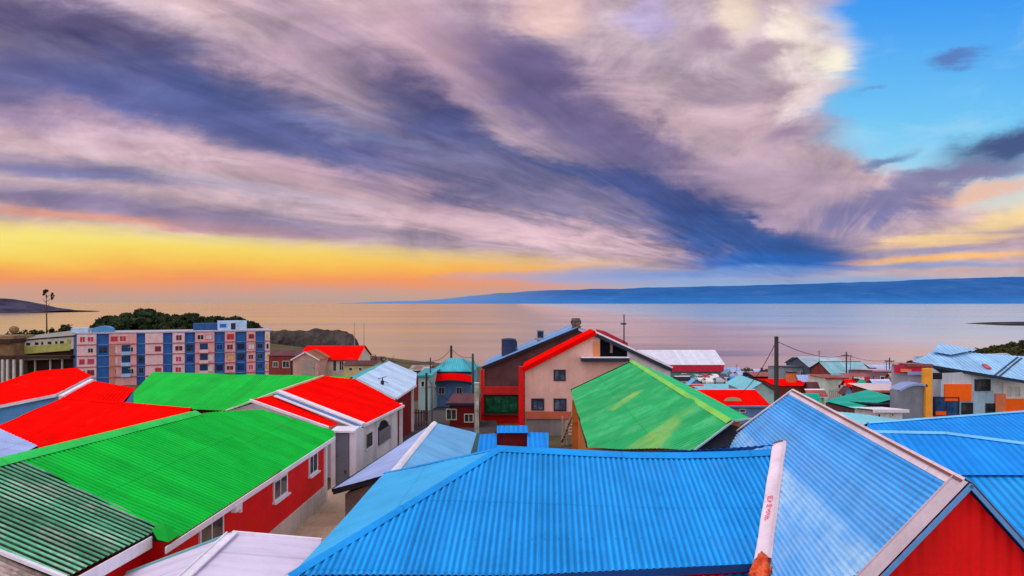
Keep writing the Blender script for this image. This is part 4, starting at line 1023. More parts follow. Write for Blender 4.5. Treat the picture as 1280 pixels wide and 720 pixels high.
def left_reds():
    p = Plane(at(79, 497, 40), at(239, 511, 36), at(47, 557, 34))
    r = empty('red_roof_house', (-21, 37, tz(-21, 37)), 'house with the broad plain red roof right behind the green ridge', 'house')
    roof(r, 'roof', p, [(79, 497), (239, 511), (222, 535), (60, 580), (47, 558), (-20, 537), (-20, 541)], RED(), pitch=0.22, amp=0.005, sag=0.06) if False else roof(r, 'roof', p, [(79, 497), (239, 511), (222, 540), (62, 583), (47, 558), (-25, 542)], RED(), pitch=0.22, amp=0.013, sag=0.06)
    q = p.hits([(79, 497), (239, 511)]); bk = V3((.5, 3.2, -1.2)); p2 = Plane(q[0], q[1], q[0]+bk); roof(r, 'roof', p2, [tuple(q[0]), tuple(q[1]), tuple(q[1]+bk), tuple(q[0]+bk)], RED(), pitch=.22, amp=.005, label='back roof slope')
    cap(r, q[0], q[1], p.down, p2.down, .16, .16, RED(), .02, .03)
    c = p.hits([(-15, 541), (47, 556), (62, 578), (215, 540)]); zb = tz(-20, 36)-.4
    walls(r, 'wall', [k+V3((.1, .3, -.15)) for k in c]+[q[1]+bk*.9+V3((-.3, 0, -.1)), q[0]+bk*.9+V3((.3, 0, -.1))], zb, MAROON())
    r = empty('red_roof_house', (-27, 46, tz(-27, 46)), 'smaller red roof between the hipped red roof and the broad red one', 'house')
    p = Plane(at(77, 496, 43), at(150, 506, 42), at(114, 477, 46.5))
    roof(r, 'roof', p, [(77, 496.5), (116, 476), (169, 485), (150, 507), (110, 503)], RED(), pitch=.22, amp=.012, sag=.05)
    q = p.hits([(77, 497), (116, 476), (169, 485), (150, 507)]); fascia(r, q[0]+V3((-.05, 0, .03)), q[1]+V3((-.05, 0, .03)), .3, WHITE(), w=.25, drop=.05)
    walls(r, 'wall', [k+V3((0, .2 if i in (0, 3) else -.2, -.15)) for i, k in enumerate(q)], tz(-26, 45)-.4, material('blue wall paint', (.10, .30, .62), rough=.7, var=.15))
    r = empty('red_roof_house', (-37, 58, tz(-37, 58)), 'hipped red roof over blue wall at the left edge below the cream building', 'house')
    a = Plane(at(44, 464, 60), at(79, 488, 53), at(-5, 507, 50)); b = Plane(at(44, 464, 60), at(79, 488, 53), at(115, 469.5, 58.5))
    roof(r, 'roof', a, [(44, 464), (79, 488.5), (70, 492.5), (-8, 508), (-30, 490), (-8, 481)], RED(), pitch=.22, amp=.012, sag=.05)
    roof(r, 'roof', b, [(44, 464), (96, 460), (115, 469.5), (79, 488.5)], RED(), pitch=.22, amp=.005, sag=.05, label='right hip face')
    q = [a.hit(-8, 508), a.hit(70, 492.5), a.hit(79, 488.5), b.hit(115, 469.5), b.hit(96, 460), a.hit(44, 464), a.hit(-8, 481)]
    for i in (0, 1, 2): fascia(r, q[i]+V3((0, -.04, 0)), q[i+1]+V3((0, -.04, 0)), .22, WHITE())
    walls(r, 'wall', [k+V3((-.1, .35, -.2)) for k in q[:4]]+[q[4]+V3((-.2, -.2, -.2)), q[5]+V3((0, 0, -.2)), q[6]+V3((0, 0, -.2))], tz(-37, 56)-.4, material('blue wall paint', (.10, .30, .62)))
    r = empty('zinc_shed', (-21, 29, tz(-21, 29)), 'small lavender zinc roof at the left frame edge behind the green ridge', 'shed')
    p = Plane(at(0, 537, 31), at(46, 557, 29.5), at(0, 568, 27.5))
    roof(r, 'roof', p, [(-60, 512), (0, 536), (47, 557), (20, 572), (-60, 590)], LAV(), pitch=.18, amp=.016)
    q = p.hits([(-55, 517), (0, 540), (43, 558), (18, 570), (-55, 586)]); walls(r, 'wall', [k-V3((0, 0, .12)) for k in q], tz(-21, 29)-.3, GREYW())

def mid_green():
    N = atz(915, 527, -4.3); Fp = atz(790, 451, -4.3); e = at(713, 486, 50.5); p = Plane(N, Fp, e)
    r = empty('green_roof_house', (6.5, 38, tz(6.5, 38)), 'orange walled house with faded sea green roof and two yellowed patches', 'house')
    o = roof(r, 'roof', p, [(790, 451), (713, 486.5), (735, 560), (868, 562), (915, 527)], worn_green(), pitch=0.25, amp=0.008, sag=0.10, seg=0.25, mmax=60)
    o0 = origin_of(o); at_ = o.data.color_attributes.new('wear', 'FLOAT_COLOR', 'POINT')
    polys = [([p.hit(*k) for k in q], w) for q, w in (([(759, 512), (796, 488.5), (804, 489), (768, 514)], .9), ([(780, 560), (846, 518), (852, 527), (824, 564)], .7), ([(822, 530), (868, 505), (872, 512), (830, 540)], .25))]
    for i, v in enumerate(o.data.vertices):
        k = v.co+o0; best = 0.0
        for q, w in polys:
            dd = 9.0; n_ = len(q); cen = sum(q, V3((0, 0, 0)))/n_
            for j in range(n_):
                ed_ = (q[(j+1) % n_]-q[j]).normalized(); m_ = ed_.cross(p.n); m_ = m_ if (cen-q[j]).dot(m_) > 0 else -m_; dd = min(dd, (k-q[j]).dot(m_))
            f = max(0.0, min(1.0, (dd+0.12)/0.35)); best = max(best, w*f*f*(3-2*f))
        at_.data[i].color = (best, best, best, 1)
    rr = at(939, 523, 28.4); p2 = Plane(N, Fp, rr)
    roof(r, 'roof', p2, [(790, 451), (840, 472), (872, 488), (939, 523.5), (915, 527)], tin('bright green metal', (0.015, 0.50, 0.17), streak=.25), pitch=.25, amp=.005, label='narrow right slope')
    low = V3((3.0, 0.2, -2.4)); fa, na = p2.hit(840, 472), p2.hit(939, 523.5)
    cap(r, N, Fp, p.down, p2.down, .22, .20, tin('yellow green ridge', (.22, .58, .10)), .03, .05)
    wl = [p.hit(868, 562), p.hit(735, 560), e, Fp, fa, na, N]
    c = [wl[1]+V3((.4, 3.0, -.15)), e+V3((.4, -.5, -.15)), Fp+V3((0, -.5, -.15)), fa+V3((-.3, -.5, -.15)), na+V3((-.3, .5, -.15)), N+V3((0, .6, -.2)), wl[0]+V3((0, .6, -.15))]
    walls(r, 'wall', c, tz(6, 38)-.5, material('orange wall', (.55, .17, .04), rough=.7, var=.15, streak=.3))
    mb = MB(); a, b = N+V3((0, .25, -.14)), p.hit(868, 562)+V3((0, .25, -.14)); q = a+V3((1.9, 0, -.5))
    mb.face([a, b, V3((b.x, b.y, -8)), V3((q.x, q.y, -8)), q]); mb.build('gable_board', DARK(), r)
    mb = MB(); mb.beam(p.hit(868, 562)+V3((0, .0, -.02)), N+V3((0, .0, -.02)), .04, .06); mb.beam(N+V3((0, -.05, .02)), na+V3((0, -.05, .02)), .06, .06); mb.build('verge_board', material('sage trim', (.42, .50, .50)), r)
    mb = MB(); q0 = p.hit(714, 487); q1 = p.hit(733, 556); mb.beam(q0+V3((.03, 0, -.08)), q1+V3((.03, 0, -.08)), .05, .14); mb.build('fascia', DARK(), r)
    mb = MB(); mb.beam(q0+V3((0, .05, -.05)), Fp+V3((0, .05, -.05)), .06, .14); mb.build('fascia', DARK(), r)
# ------------------------------------------------------------------ houses of the town, set out by survey: px range at the front wall, eave, ridge, distance
def wallmat(name, c, **k): return material(name, c, **dict(dict(rough=.8, var=.16, streak=.3), **k))
FRAME = lambda: material('window frame paint', (.62, .60, .62), rough=.6)
NAVY = lambda: material('navy frame paint', (.02, .03, .06), rough=.5)
def house(name, label, cat, px0, px1, pe, pr, Y, depth, axis, roofm, wallm, wins=(), doors=(), fm=None, group=None, over=.3, trim=None, pitch=.25, base=None, chim=None, skew=0.04):
    x0, x1 = (px0-CX)/F*Y, (px1-CX)/F*Y; ze = (HY-pe)/F*Y; xm = (x0+x1)/2; sh = V3((skew*depth, depth, 0))
    zb = (tz(xm, Y) if base is None else base); r = empty(name, (xm, Y+depth/2, zb), label, cat, group); zb -= .6
    a, b = V3((x0, Y, ze)), V3((x1, Y, ze)); c, d = b+sh, a+sh
    if axis == 'x':
        zr = (HY-pr)/F*(Y+depth/2); m0, m1 = (a+d)/2, (b+c)/2; m0.z = m1.z = zr
        o = V3((over, 0, 0)); sl = (zr-ze)/(depth/2); f = V3((0, -over, -over*sl)); k = V3((0, over, -over*sl))
        mb = MB(); p1 = Plane(m0, m1, a); sheet(mb, p1, [m0-o, m1+o, b+o+f, a-o+f], pitch, .006, lift=.12); p2 = Plane(m0, m1, d); sheet(mb, p2, [m0-o, m1+o, c+o+k, d-o+k], pitch, .006, lift=.12)
        mb.build('roof', roofm, r, smooth=True)
        cap(r, m0-o+V3((0, 0, .1)), m1+o+V3((0, 0, .1)), p1.down, p2.down, .18, .18, trim or roofm)
        loop = [a, b, m1, c, d, m0]
        if trim: fascia(r, a-o+f+V3((0, 0, .12)), b+o+f+V3((0, 0, .12)), .18, trim)
    elif axis == 'y':
        zr = (HY-pr)/F*Y; m0 = (a+b)/2; m0.z = zr; m1 = m0+sh; sl = (zr-ze)/((x1-x0)/2); fo = V3((0, -over, 0)); bo = V3((0, over, 0))
        mb = MB(); ol, orr = V3((-over, 0, -over*sl)), V3((over, 0, -over*sl))
        p1 = Plane(m0, m1, a); sheet(mb, p1, [m0+fo, m1+bo, d+ol+bo, a+ol+fo], pitch, .006, lift=.12); p2 = Plane(m0, m1, b); sheet(mb, p2, [m0+fo, m1+bo, c+orr+bo, b+orr+fo], pitch, .006, lift=.12)
        mb.build('roof', roofm, r, smooth=True)
        if trim: fascia(r, a+ol+fo+V3((0, 0, .13)), m0+fo+V3((0, 0, .13)), .2, trim); fascia(r, m0+fo+V3((0, 0, .13)), b+orr+fo+V3((0, 0, .13)), .2, trim)
        loop = [a, m0, b, c, m1, d]
    elif axis == 'h':   # short ridge, four hips
        zr = (HY-pr)/F*(Y+depth/2); cm = (a+b+c+d)/4; cm.z = zr; hw = (x1-x0)*.16; m0, m1 = cm-V3((hw, 0, 0)), cm+V3((hw, 0, 0))
        g = [q+(q-V3((cm.x, cm.y, q.z))).normalized()*over*1.4-ZUP*.1 for q in (a, b, c, d)]; mb = MB()
        for q in ((m0, m1, g[1], g[0]), (m1, g[2], g[1]), (m1, m0, g[3], g[2]), (m0, g[0], g[3])):
            sheet(mb, Plane(*q[:3]), q, pitch, .006, lift=.1)
        mb.build('roof', roofm, r, smooth=True)
        if trim: fascia(r, g[0]+ZUP*.1, g[1]+ZUP*.1, .2, trim)
        loop = [a, b, c, d]
    else:   # single slope, back edge seen at pr
        zr = (HY-pr)/F*(Y+depth); c, d = V3((c.x, c.y, zr)), V3((d.x, d.y, zr)); u = (d-a).normalized()*over; s = V3((over, 0, 0))
        mb = MB(); p1 = Plane(a, b, d); q = [a-u-s, b-u+s, c+u+s, d+u-s]
        if abs(p1.n.z) < .9999: sheet(mb, p1, q, pitch, .006, lift=.12)
        else: mb.face([k+V3((0, 0, .12)) for k in q])
        mb.build('roof', roofm, r); fascia(r, q[0]+V3((0, 0, .12)), q[1]+V3((0, 0, .12)), .2, trim or roofm)
        loop = [a, b, c, d]
    walls(r, 'wall', loop, zb, wallm)
    W = Wall(a, b)
    for w in wins: win_px(r, W, *w, fm or FRAME(), mull=1 if (w[1]-w[0])*Y/F > .7 else 0, fr=.08, depth=.12)
    for l, rr, t_, b_, dm in doors:
        q0, q1 = W.hit(l, t_), W.hit(rr, b_); mb = MB(); mb.box(((q0.x+q1.x)/2, Y-.02, (q0.z+q1.z)/2), (q1.x-q0.x, .08, q0.z-q1.z)); dd = mb.build('door', dm, r)
        mb = MB(); mb.box((q1.x-.15, Y-.09, (q0.z+q1.z)/2-.05), (.05, .08, .16)); mb.build('handle', NAVY(), dd)
    if chim:
        px, pt, wd, cm = chim; x = (px-CX)/F*(Y+depth*.4); zt = (HY-pt)/F*(Y+depth*.4); mb = MB(); mb.box((x, Y+depth*.4, zt-1.2), (wd, wd, 2.4)); k = mb.build('chimney', cm, r)
        mb = MB(); mb.box((x, Y+depth*.4, zt+.06), (wd+.16, wd+.16, .12)); mb.build('cap', DARK(), k)
    return r

def pink_house():
    Y = 57.0; L, A, Rr = at(653, 460, Y), at(743, 414, Y), at(840, 459, Y); sh = V3((.25, 5.5, 0)); zb = tz(5, 57)-.5
    r = empty('pink_house', (6, 59, tz(6, 59)), 'pale pink two storey gabled house with red roof in the centre', 'house')
    red = RED(); over = V3((0, -.35, 0))
    p1 = Plane(L, A, L+sh); p2 = Plane(A, Rr, A+sh)
    roof(r, 'roof', p1, [tuple(L+over), tuple(A+over), tuple(A+sh), tuple(L+sh)], red, pitch=.25, amp=.005)
    roof(r, 'roof', p2, [tuple(A+over), tuple(Rr+over), tuple(Rr+sh), tuple(A+sh)], tin('dark red roof paint', (.40, .01, .03)), pitch=.25, amp=.005, label='darker right slope')
    fascia(r, L+over*1.05+V3((0, 0, .04)), A+over*1.05+V3((0, 0, .04)), .36, red, w=.06)
    fascia(r, A+over*1.05+V3((0, 0, .06)), Rr+over*1.05+V3((0, 0, .06)), .14, WHITE(), w=.06)
    fascia(r, A+over*1.02+V3((0, .03, -.08)), Rr+over*1.02+V3((0, .03, -.08)), .30, NAVY(), w=.05)
    pink = wallmat('pale pink wall', (.74, .44, .40), var=.10, streak=.22); W = Wall((0, Y, 0), (10, Y, 0)); H = W.hit
    mb = MB(); mb.face(W.hits([(656, 464), (743, 419.5), (750, 423), (750, 446), (784, 446), (784, 560), (656, 560)]))
    mb.face([H(656, 464), H(656, 560), H(656, 560)+sh, H(656, 464)+sh]); mb.face([H(656, 464)+sh, H(743, 419)+sh, H(838, 462)+sh, H(838, 560)+sh, H(656, 560)+sh])
    mb.build('wall', pink, r)
    mb = MB(); mb.face(W.hits([(784, 438), (838, 463), (838, 560), (784, 560)])); q = H(838, 463), H(838, 560); mb.face([q[0], q[0]+sh, q[1]+sh, q[1]])
    o = mb.build('wall', wallmat('lilac white wall', (.62, .60, .68), var=.08), r); o['label'] = 'lilac white right wall section'
    mb = MB(); b = V3((0, 1.4, 0)); k = W.hits([(750, 421), (784, 438), (784, 446), (750, 446)])
    mb.face([q+b for q in k]); mb.face([k[0], k[0]+b, k[3]+b, k[3]]); mb.face([k[1], k[1]+b, k[2]+b, k[2]]); mb.face([k[3], k[3]+b, k[2]+b, k[2]])
    lo = mb.build('loggia', DARK(), r)
    mb = MB(); c = H(744, 432); mb.box(c+V3((.1, -.04, -.4)), (.5, .1, 1.5)); mb.build('loggia_post', material('orange post paint', (.62, .22, .10), rough=.6), r)
    mb = MB(); q = H(766, 436)+V3((0, .9, 0)); mb.box(q, (.22, .2, .8)); mb.box(q+V3((.1, -.1, .5)), (.3, .2, .25)); mb.build('hanging_lamp', material('lamp glass', (.45, .30, .28)), lo)
    mb = MB(); c = H(755, 448.5); mb.box(c+V3((0, -.55, 0)), (3.9, 1.1, .30)); mb.build('canopy', NAVY(), r)
    mb = MB(); mb.box(c+V3((0, -.55, .17)), (3.98, 1.16, .04)); mb.build('canopy_top', WHITE(), r)
    for w in ((692, 707, 462, 476), (664, 680, 498, 513), (692, 708, 498, 514)): win_px(r, W, *w, NAVY(), fr=.10, depth=.14, gm=material('blue dusk glass', (.05, .07, .13), rough=.12, var=.6, scale=1.5, alt=(.22, .24, .32)))
    a, b = H(657, 518.5), H(714, 518.5); mb = MB(); mb.beam(a+V3((0, -.12, 0)), b+V3((0, -.12, 0)), .24, .58); mb.build('string_course', material('terracotta paint', (.52, .12, .07), rough=.7), r)
    a, b = H(657, 531), H(706, 531); mb = MB(); mb.beam(a+V3((0, -.05, -.3)), b+V3((0, -.05, -.3)), .1, 1.5); mb.build('base_panel', wallmat('grey render', (.24, .21, .22)), r)
    c = H(651.5, 500); mb = MB(); mb.box((c.x, Y-.05, (H(651, 458).z+zb)/2), (.42, .5, H(651, 458).z-zb)); mb.build('corner_pier', REDW(), r)
    # roof strip behind the ridge
    k = [at(745, 411.5, 62), at(756, 414, 62), at(785, 428.5, 62), at(785, 434, 61.0), at(745, 417, 61.0)]
    mb = MB(); mb.face(k); mb.build('rear_roof', tin('dark red roof paint', (.40, .01, .03)), r)
    # timber stair to the left of the green roof
    r2 = empty('timber_stair', (4.4, 50, tz(4, 50)), 'weathered timber stair frame between pink house and green roof', 'stair')
    tm = material('weathered timber', (.20, .15, .10), rough=.9, var=.3)
    g = tz(4, 50); a, b = at(702, 552, 50), at(716, 517, 52)
    mb = MB(); mb.beam(a, b, .10, .25); mb.beam(a+V3((.9, 0, 0)), b+V3((.9, 0, 0)), .10, .25); mb.build('stringer', tm, r2)
    for k in range(9):
        q = a.lerp(b, (k+.5)/9); mb = MB(); mb.box(q+V3((.45, 0, .1)), (.85, .28, .05)); mb.build('tread', tm, r2)
    for px, t in ((703, 521), (716, 512), (709, 527)):
        q = at(px, t, 51); mb = MB(); mb.box((q.x, q.y, (q.z+g)/2-.2), (.12, .12, q.z-g+.4)); mb.build('post', material('pale timber', (.45, .36, .30), rough=.9), r2)
    r3 = empty('orange_post', (4.9, 47.5, tz(5, 47)), 'tall orange painted board post at the left corner of the sea green roof', 'post')
    mb = MB(); t, u = at(719, 500, 47.5), tz(5, 47); mb.box((t.x, 47.5, (t.z+u)/2), (.42, .10, t.z-u)); mb.beam((t.x-.2, 47.42, t.z-1.5), (t.x+.2, 47.42, t.z-1.5), .05, .12)
    mb.build('post', material('orange wall', (.55, .17, .04)), r3)

def brown_house():
    Y = 66.0; L, A = at(602, 459, Y), at(722, 410, Y); sh = V3((.45, 11.5, 0)); zb = tz(0, 66)-1.5
    r = empty('brown_house', (1, 70, tz(1, 70)), 'tall brown and red house with slate blue roof left of the pink house', 'house')
    p = Plane(L, A, L+sh); roof(r, 'roof', p, [tuple(L), tuple(A), tuple(A+sh), tuple(L+sh)], tin('slate blue roof', (.16, .30, .58), streak=.4, var=.2), pitch=.3, amp=.008)
    Rr = V3((2*A.x-L.x, A.y, L.z)); p2 = Plane(A, Rr, A+sh); roof(r, 'roof', p2, [tuple(A), tuple(Rr), tuple(Rr+sh), tuple(A+sh)], tin('slate blue roof', (.22, .30, .52)), pitch=.3, amp=.008, label='far slope')
    fascia(r, L+V3((0, -.05, .05)), A+V3((0, -.05, .05)), .28, DARK(), w=.1)
    W = Wall((0, Y+.5, 0), (5, Y+.5, 0)); H = W.hit; i = V3((.25, .5, -.15)); br = wallmat('brown boarding', (.13, .055, .06), var=.25)
    walls(r, 'wall', [L+i, A+V3((0, .5, -.2)), Rr+V3((-.3, .5, -.2)), Rr+sh+V3((-.3, -.3, -.2)), L+sh+V3((.25, -.3, -.15))], zb, br)
    y = Y+.2
    def slab(name, l, rr, t, b, m, yy=.3, th=.3):
        a, c = H(l, t), H(rr, b); mb = MB(); mb.box(((a.x+c.x)/2, Y+.5-yy, (a.z+c.z)/2), (c.x-a.x, th, a.z-c.z)); return mb.build(name, m, r)
    slab('string_course', 601, 650, 482.5, 492.5, material('red band paint', (.55, .02, .02), rough=.6, var=.15))
    slab('lower_wall', 603, 650, 516, 556, REDW(), .1, .12)
    f = slab('window', 605, 648, 493, 517, material('dark green frame', (.01, .05, .03), rough=.5), .12, .16)
    gm = material('green glazing', (.01, .10, .05), rough=.25, var=.5, scale=2.0, alt=(.04, .22, .12))
    for k in range(4):
        l = 607+k*10; a, c = H(l, 495.5), H(l+8.6, 514.5); mb = MB(); mb.box(((a.x+c.x)/2, Y+.28, (a.z+c.z)/2), (c.x-a.x, .03, a.z-c.z)); mb.build('pane', gm, f)
    slab('sill', 603, 649, 517, 519, MAROON(), .3, .3)
    mb = MB(); a = H(603, 470); mb.box((a.x, Y+.3, (H(603, 462).z+zb)/2), (.3, .4, H(603, 462).z-zb)); mb.build('corner_pier', REDW(), r)
    # on the roof
    t = at(636, 424, 70); zr = p.z(t.x, 70)
    r2 = empty('water_tank', (t.x, 70, zr), 'dark navy drum tank standing on the slate blue roof', 'tank')
    mb = MB(); n = 24; R_ = .74
    rows = [[(t.x+R_*s*math.cos(2*math.pi*j/n), 70+R_*s*math.sin(2*math.pi*j/n), z) for j in range(n)] for s, z in ((1, zr-.5), (1, zr+.4), (1.03, zr+.42), (1.03, zr+.5), (1, zr+.52), (1, t.z-.1), (1.05, t.z-.08), (1.05, t.z), (.9, t.z+.05), (.2, t.z+.12))]
    mb.grid(rows, close=True); mb.face(rows[-1]); mb.build('drum', material('navy drum', (.025, .04, .10), rough=.5, var=.2), r2)
    mb = MB(); mb.tube([(t.x+.78, 69.8, t.z-.2), (t.x+.85, 69.6, zr+.2), (t.x+.95, 69.4, zr)], .06, 7); mb.build('pipe', DARK(), r2)
    t = at(675.5, 414, 71); zr = p.z(t.x, 71)
    r2 = empty('chimney', (t.x, 71, zr), 'short dark chimney with hood on the slate blue roof', 'chimney')
    mb = MB(); mb.box((t.x, 71, (t.z+zr)/2-.2), (.62, .62, t.z-zr+.4)); mb.build('stack', NAVY(), r2); mb = MB(); mb.box((t.x, 71, t.z+.06), (.8, .8, .1)); mb.build('hood', material('grey lead', (.25, .28, .36), rough=.6), r2); mb = MB(); mb.box((t.x-.1, 70.7, zr+.15), (1.0, .3, .25)); mb.build('flashing', material('grey lead', (.25, .28, .36)), r2)
    t = at(720, 399, 69); zr = A.z
    r2 = empty('chimney', (t.x, 69, zr), 'stubby brown stone chimney with round cowl at the peak beside the red roof', 'chimney')
    mb = MB(); st = material('brown stone', (.14, .10, .085), rough=.95, var=.5, scale=3)
    for k in range(7): mb.box((t.x+.05*math.sin(k*2), 69+.04*math.cos(k*3), zr-.1+.15*k), (.82-.03*(k % 3), .82, .155), rz=.08*math.sin(k*1.7))
    mb.build('stack', st, r2)
    mb = MB(); rows = []
    for i in range(9):
        th = math.pi*i/8; rows.append([(t.x+.55*math.sin(th)*math.cos(j*.524), 69+.4*math.sin(th)*math.sin(j*.524), t.z-.3+.42*math.cos(th)) for j in range(12)])
    mb.grid(rows, close=True); mb.build('cowl', material('dark cowl', (.06, .05, .05), rough=.7, var=.4), r2, smooth=True)
    r2 = empty('mast', (9.9, 61, tz(10, 61)), 'thin dark mast with short crossbar behind the pink house right slope', 'mast')
    t = at(780, 393, 61); mb = MB(); mb.tube([(t.x, 61, tz(10, 61)), (t.x, 61, t.z)], [.09, .05], 7); mb.build('pole', NAVY(), r2)
    mb = MB(); mb.beam((t.x-.3, 61, t.z-.85), (t.x+.2, 61, t.z-.85), .05, .14); mb.build('crossbar', NAVY(), r2)

def apartments():
    A, B = at(94, 418, 166), at(337, 418, 184); W = Wall(A, B); al = (B-A); al.z = 0; Lw = al.length; al.normalize(); out = W.n
    r = empty('apartment_block', ((A.x+B.x)/2, 182, tz((A.x+B.x)/2, 182)), 'blue and pink five storey apartment block with many small windows', 'apartment block')
    top = -7.7; fh = 2.72; nf = 5; zb = -23.5; ax = (al, -out, ZUP); dep = 11
    blue = wallmat('blue render', (.035, .15, .50), var=.2); pinkm = wallmat('rose render', (.72, .34, .36), var=.12); pink2 = wallmat('pale render', (.74, .49, .54), var=.12)
    org = wallmat('terracotta render', (.52, .22, .17), var=.14); roofm = material('lilac roof felt', (.40, .36, .46), rough=.9, var=.15)
    mid = (V3((A.x, A.y, 0))+V3((B.x, B.y, 0)))/2-out*dep/2
    mb = MB(); mb.box(mid+ZUP*((top+zb)/2), (Lw, dep, top-zb), ax=ax); mb.build('wall', blue, r)
    mb = MB(); mb.box(mid+ZUP*(top+.16)+out*.2, (Lw+1.2, dep+1.4, .32), ax=ax); mb.build('roof', roofm, r)
    rnd = random.Random(8)
    bays = [(97, 121, pink2), (137, 171, pinkm), (182, 204, pink2), (216, 231, pink2), (244, 268, pinkm), (281, 294, pinkm), (308, 319, pinkm), (331, 337, pink2)]
    wc = [material('red curtain glow', (.45, .03, .05), rough=.6), material('dark window', (.03, .025, .05), rough=.2), material('magenta blind', (.50, .04, .16), rough=.6), material('white blind', (.60, .56, .60), rough=.6), material('yellow blind', (.60, .42, .12), rough=.6), material('red dark blind', (.16, .02, .05), rough=.6)]  # plain pane colours for curtains, blinds and dark glass
    band = material('rose slab edge', (.40, .12, .17), rough=.8, var=.2); bluelt = material('pale blue slab edge', (.12, .28, .52), rough=.8, var=.15)
    def on(px): q = W.hit(px, 418); q.z = 0; return q
    for bi, (l, rr, m) in enumerate(bays):
        a, b = on(l), on(rr); w = (b-a).length; c = (a+b)/2
        mb = MB(); mb.box(c+out*.55+ZUP*((top-.1+zb)/2), (w, 1.1, top-zb-.1), ax=ax); bay = mb.build('bay', m, r)
        if bi == 1:
            mb = MB(); mb.box(a+al*.7+out*1.14+ZUP*((top-3+zb)/2), (1.3, .12, top-3-zb), ax=ax); mb.build('pilaster', org, bay)
        for f in range(nf):
            zf = top-(f+1)*fh
            mb = MB(); mb.box(c+out*.64+ZUP*(zf+.1), (w+.16, 1.28, .26), ax=ax); mb.build('slab_edge', band, bay)
            if f >= 4: continue
            n = 1 if w < 2.8 else (2 if w < 5.4 else 3)
            for k in range(n):
                if n > 1 and rnd.random() < .22: continue
                if bi in (1, 4) and k == n-2 and f > 0: continue
                cc = c+al*((k+.5)/n-.5)*w*.92+al*rnd.uniform(-.1, .1)+out*1.11+ZUP*(zf+1.42)
                ww = min(1.7, w/n*.70)*rnd.uniform(.8, 1.1); hh = rnd.uniform(1.2, 1.55)
                window(r, cc, al, out, ww, hh, FRAME() if rnd.random() < .6 else band, gm=rnd.choices(wc, (3, 2, 2, 2, 1, 2))[0], fr=.10, mull=1 if ww > .9 else 0)
    for bi, tpos in ((1, .62), (4, .45)):      # balconies with white fronts
        a, b = on(bays[bi][0]), on(bays[bi][1]); c = a.lerp(b, tpos)
        for f in range(1, 4):
            zf = top-(f+1)*fh
            mb = MB(); mb.box(c+out*1.13+ZUP*(zf+1.5), (1.9, .06, 2.1), ax=ax); bal = mb.build('balcony', material('painted recess shade', (.012, .05, .16), rough=.6), r)  # flat dark panel paints the shade of a recess
            mb = MB(); mb.box(c+out*1.55+ZUP*(zf+.2), (2.1, .9, .12), ax=ax); mb.box(c+out*1.98+ZUP*(zf+.62), (2.1, .06, .75), ax=ax); mb.build('balcony_front', material('sky balcony front', (.30, .50, .76), rough=.6, var=.15) if bi == 1 else wallmat('pale render', (.74, .49, .54)), bal)
    gaps = [(121, 137), (171, 182), (204, 216), (231, 244), (268, 281), (294, 308), (319, 331)]
    rec = wallmat('deep blue balcony', (.012, .05, .22), var=.3)
    for gi, (l, rr) in enumerate(gaps):
        a, b = on(l), on(rr); w = (b-a).length-.1; c = (a+b)/2
        for f in range(1, nf):
            zf = top-f*fh
            mb = MB(); mb.box(c+out*.15+ZUP*zf, (w, .35, .22), ax=ax); mb.build('slab_edge', bluelt, r)
            if f < 4 and rnd.random() < .75:
                window(r, c+out*.06+ZUP*(zf-fh/2+.1), al, out, w*.62, 1.5, bluelt if rnd.random() < .4 else rec, gm=rnd.choice([rec, wc[1], glass_mat()]), fr=.10)
    # penthouse boxes and roof tank
    a, b = on(241), on(272); mb = MB(); mb.box((a+b)/2-out*6+ZUP*(top+1.1), ((b-a).length, 4, 2.1), ax=ax); mb.build('penthouse', wallmat('dark blue render', (.03, .09, .26)), r)
    a, b = on(272), on(309); mb = MB(); mb.box((a+b)/2-out*5+ZUP*(top+1.4), ((b-a).length, 4, 2.7), ax=ax); ph = mb.build('penthouse', wallmat('pale blue render', (.42, .58, .82), var=.2), r); ph['label'] = 'pale blue rooftop room'
    for px, w, h, m in ((279, 1.5, 1.3, 'blue'), (292, 1.0, 1.8, 'dark window'), (302, 1.2, 1.0, 'w')):
        q = on(px); window(ph, q-out*2.9+ZUP*(top+1.35), al, out, w, h, FRAME(), gm=wc[1] if m[0] == 'd' else (blue if m[0] == 'b' else wc[3]), mull=0) if False else None
    q = on(292); mb = MB(); mb.box(q-out*2.95+ZUP*(top+1.3), (1.1, .14, 1.7), ax=ax); mb.build('window', wc[1], ph)
    q = on(279); mb = MB(); mb.box(q-out*2.95+ZUP*(top+1.5), (1.6, .14, 1.0), ax=ax); mb.build('window', blue, ph)
    mb = MB(); a, b = on(112), on(142); c = (a+b)/2-out*3
    rows = []
    for i in range(9):
        th = math.pi*i/8; rows.append([c+al*((b-a).length*.46*math.cos(th)*-1)+ZUP*(top+.3+1.5*math.sin(th)**.6)+out*(2.2*k) for k in (-1, 1)])
    mb.grid(rows); mb.face([q[1] for q in rows]); mb.build('roof_shelter', tin('sky blue shelter', (.12, .36, .72), streak=.3), r)
    mb = MB(); c = on(99)-out*2; mb.box(c+ZUP*(top+.8), (3.6, 3, 1.2), ax=ax); mb.build('roof_tank', wallmat('pale blue render', (.42, .58, .82)), r)

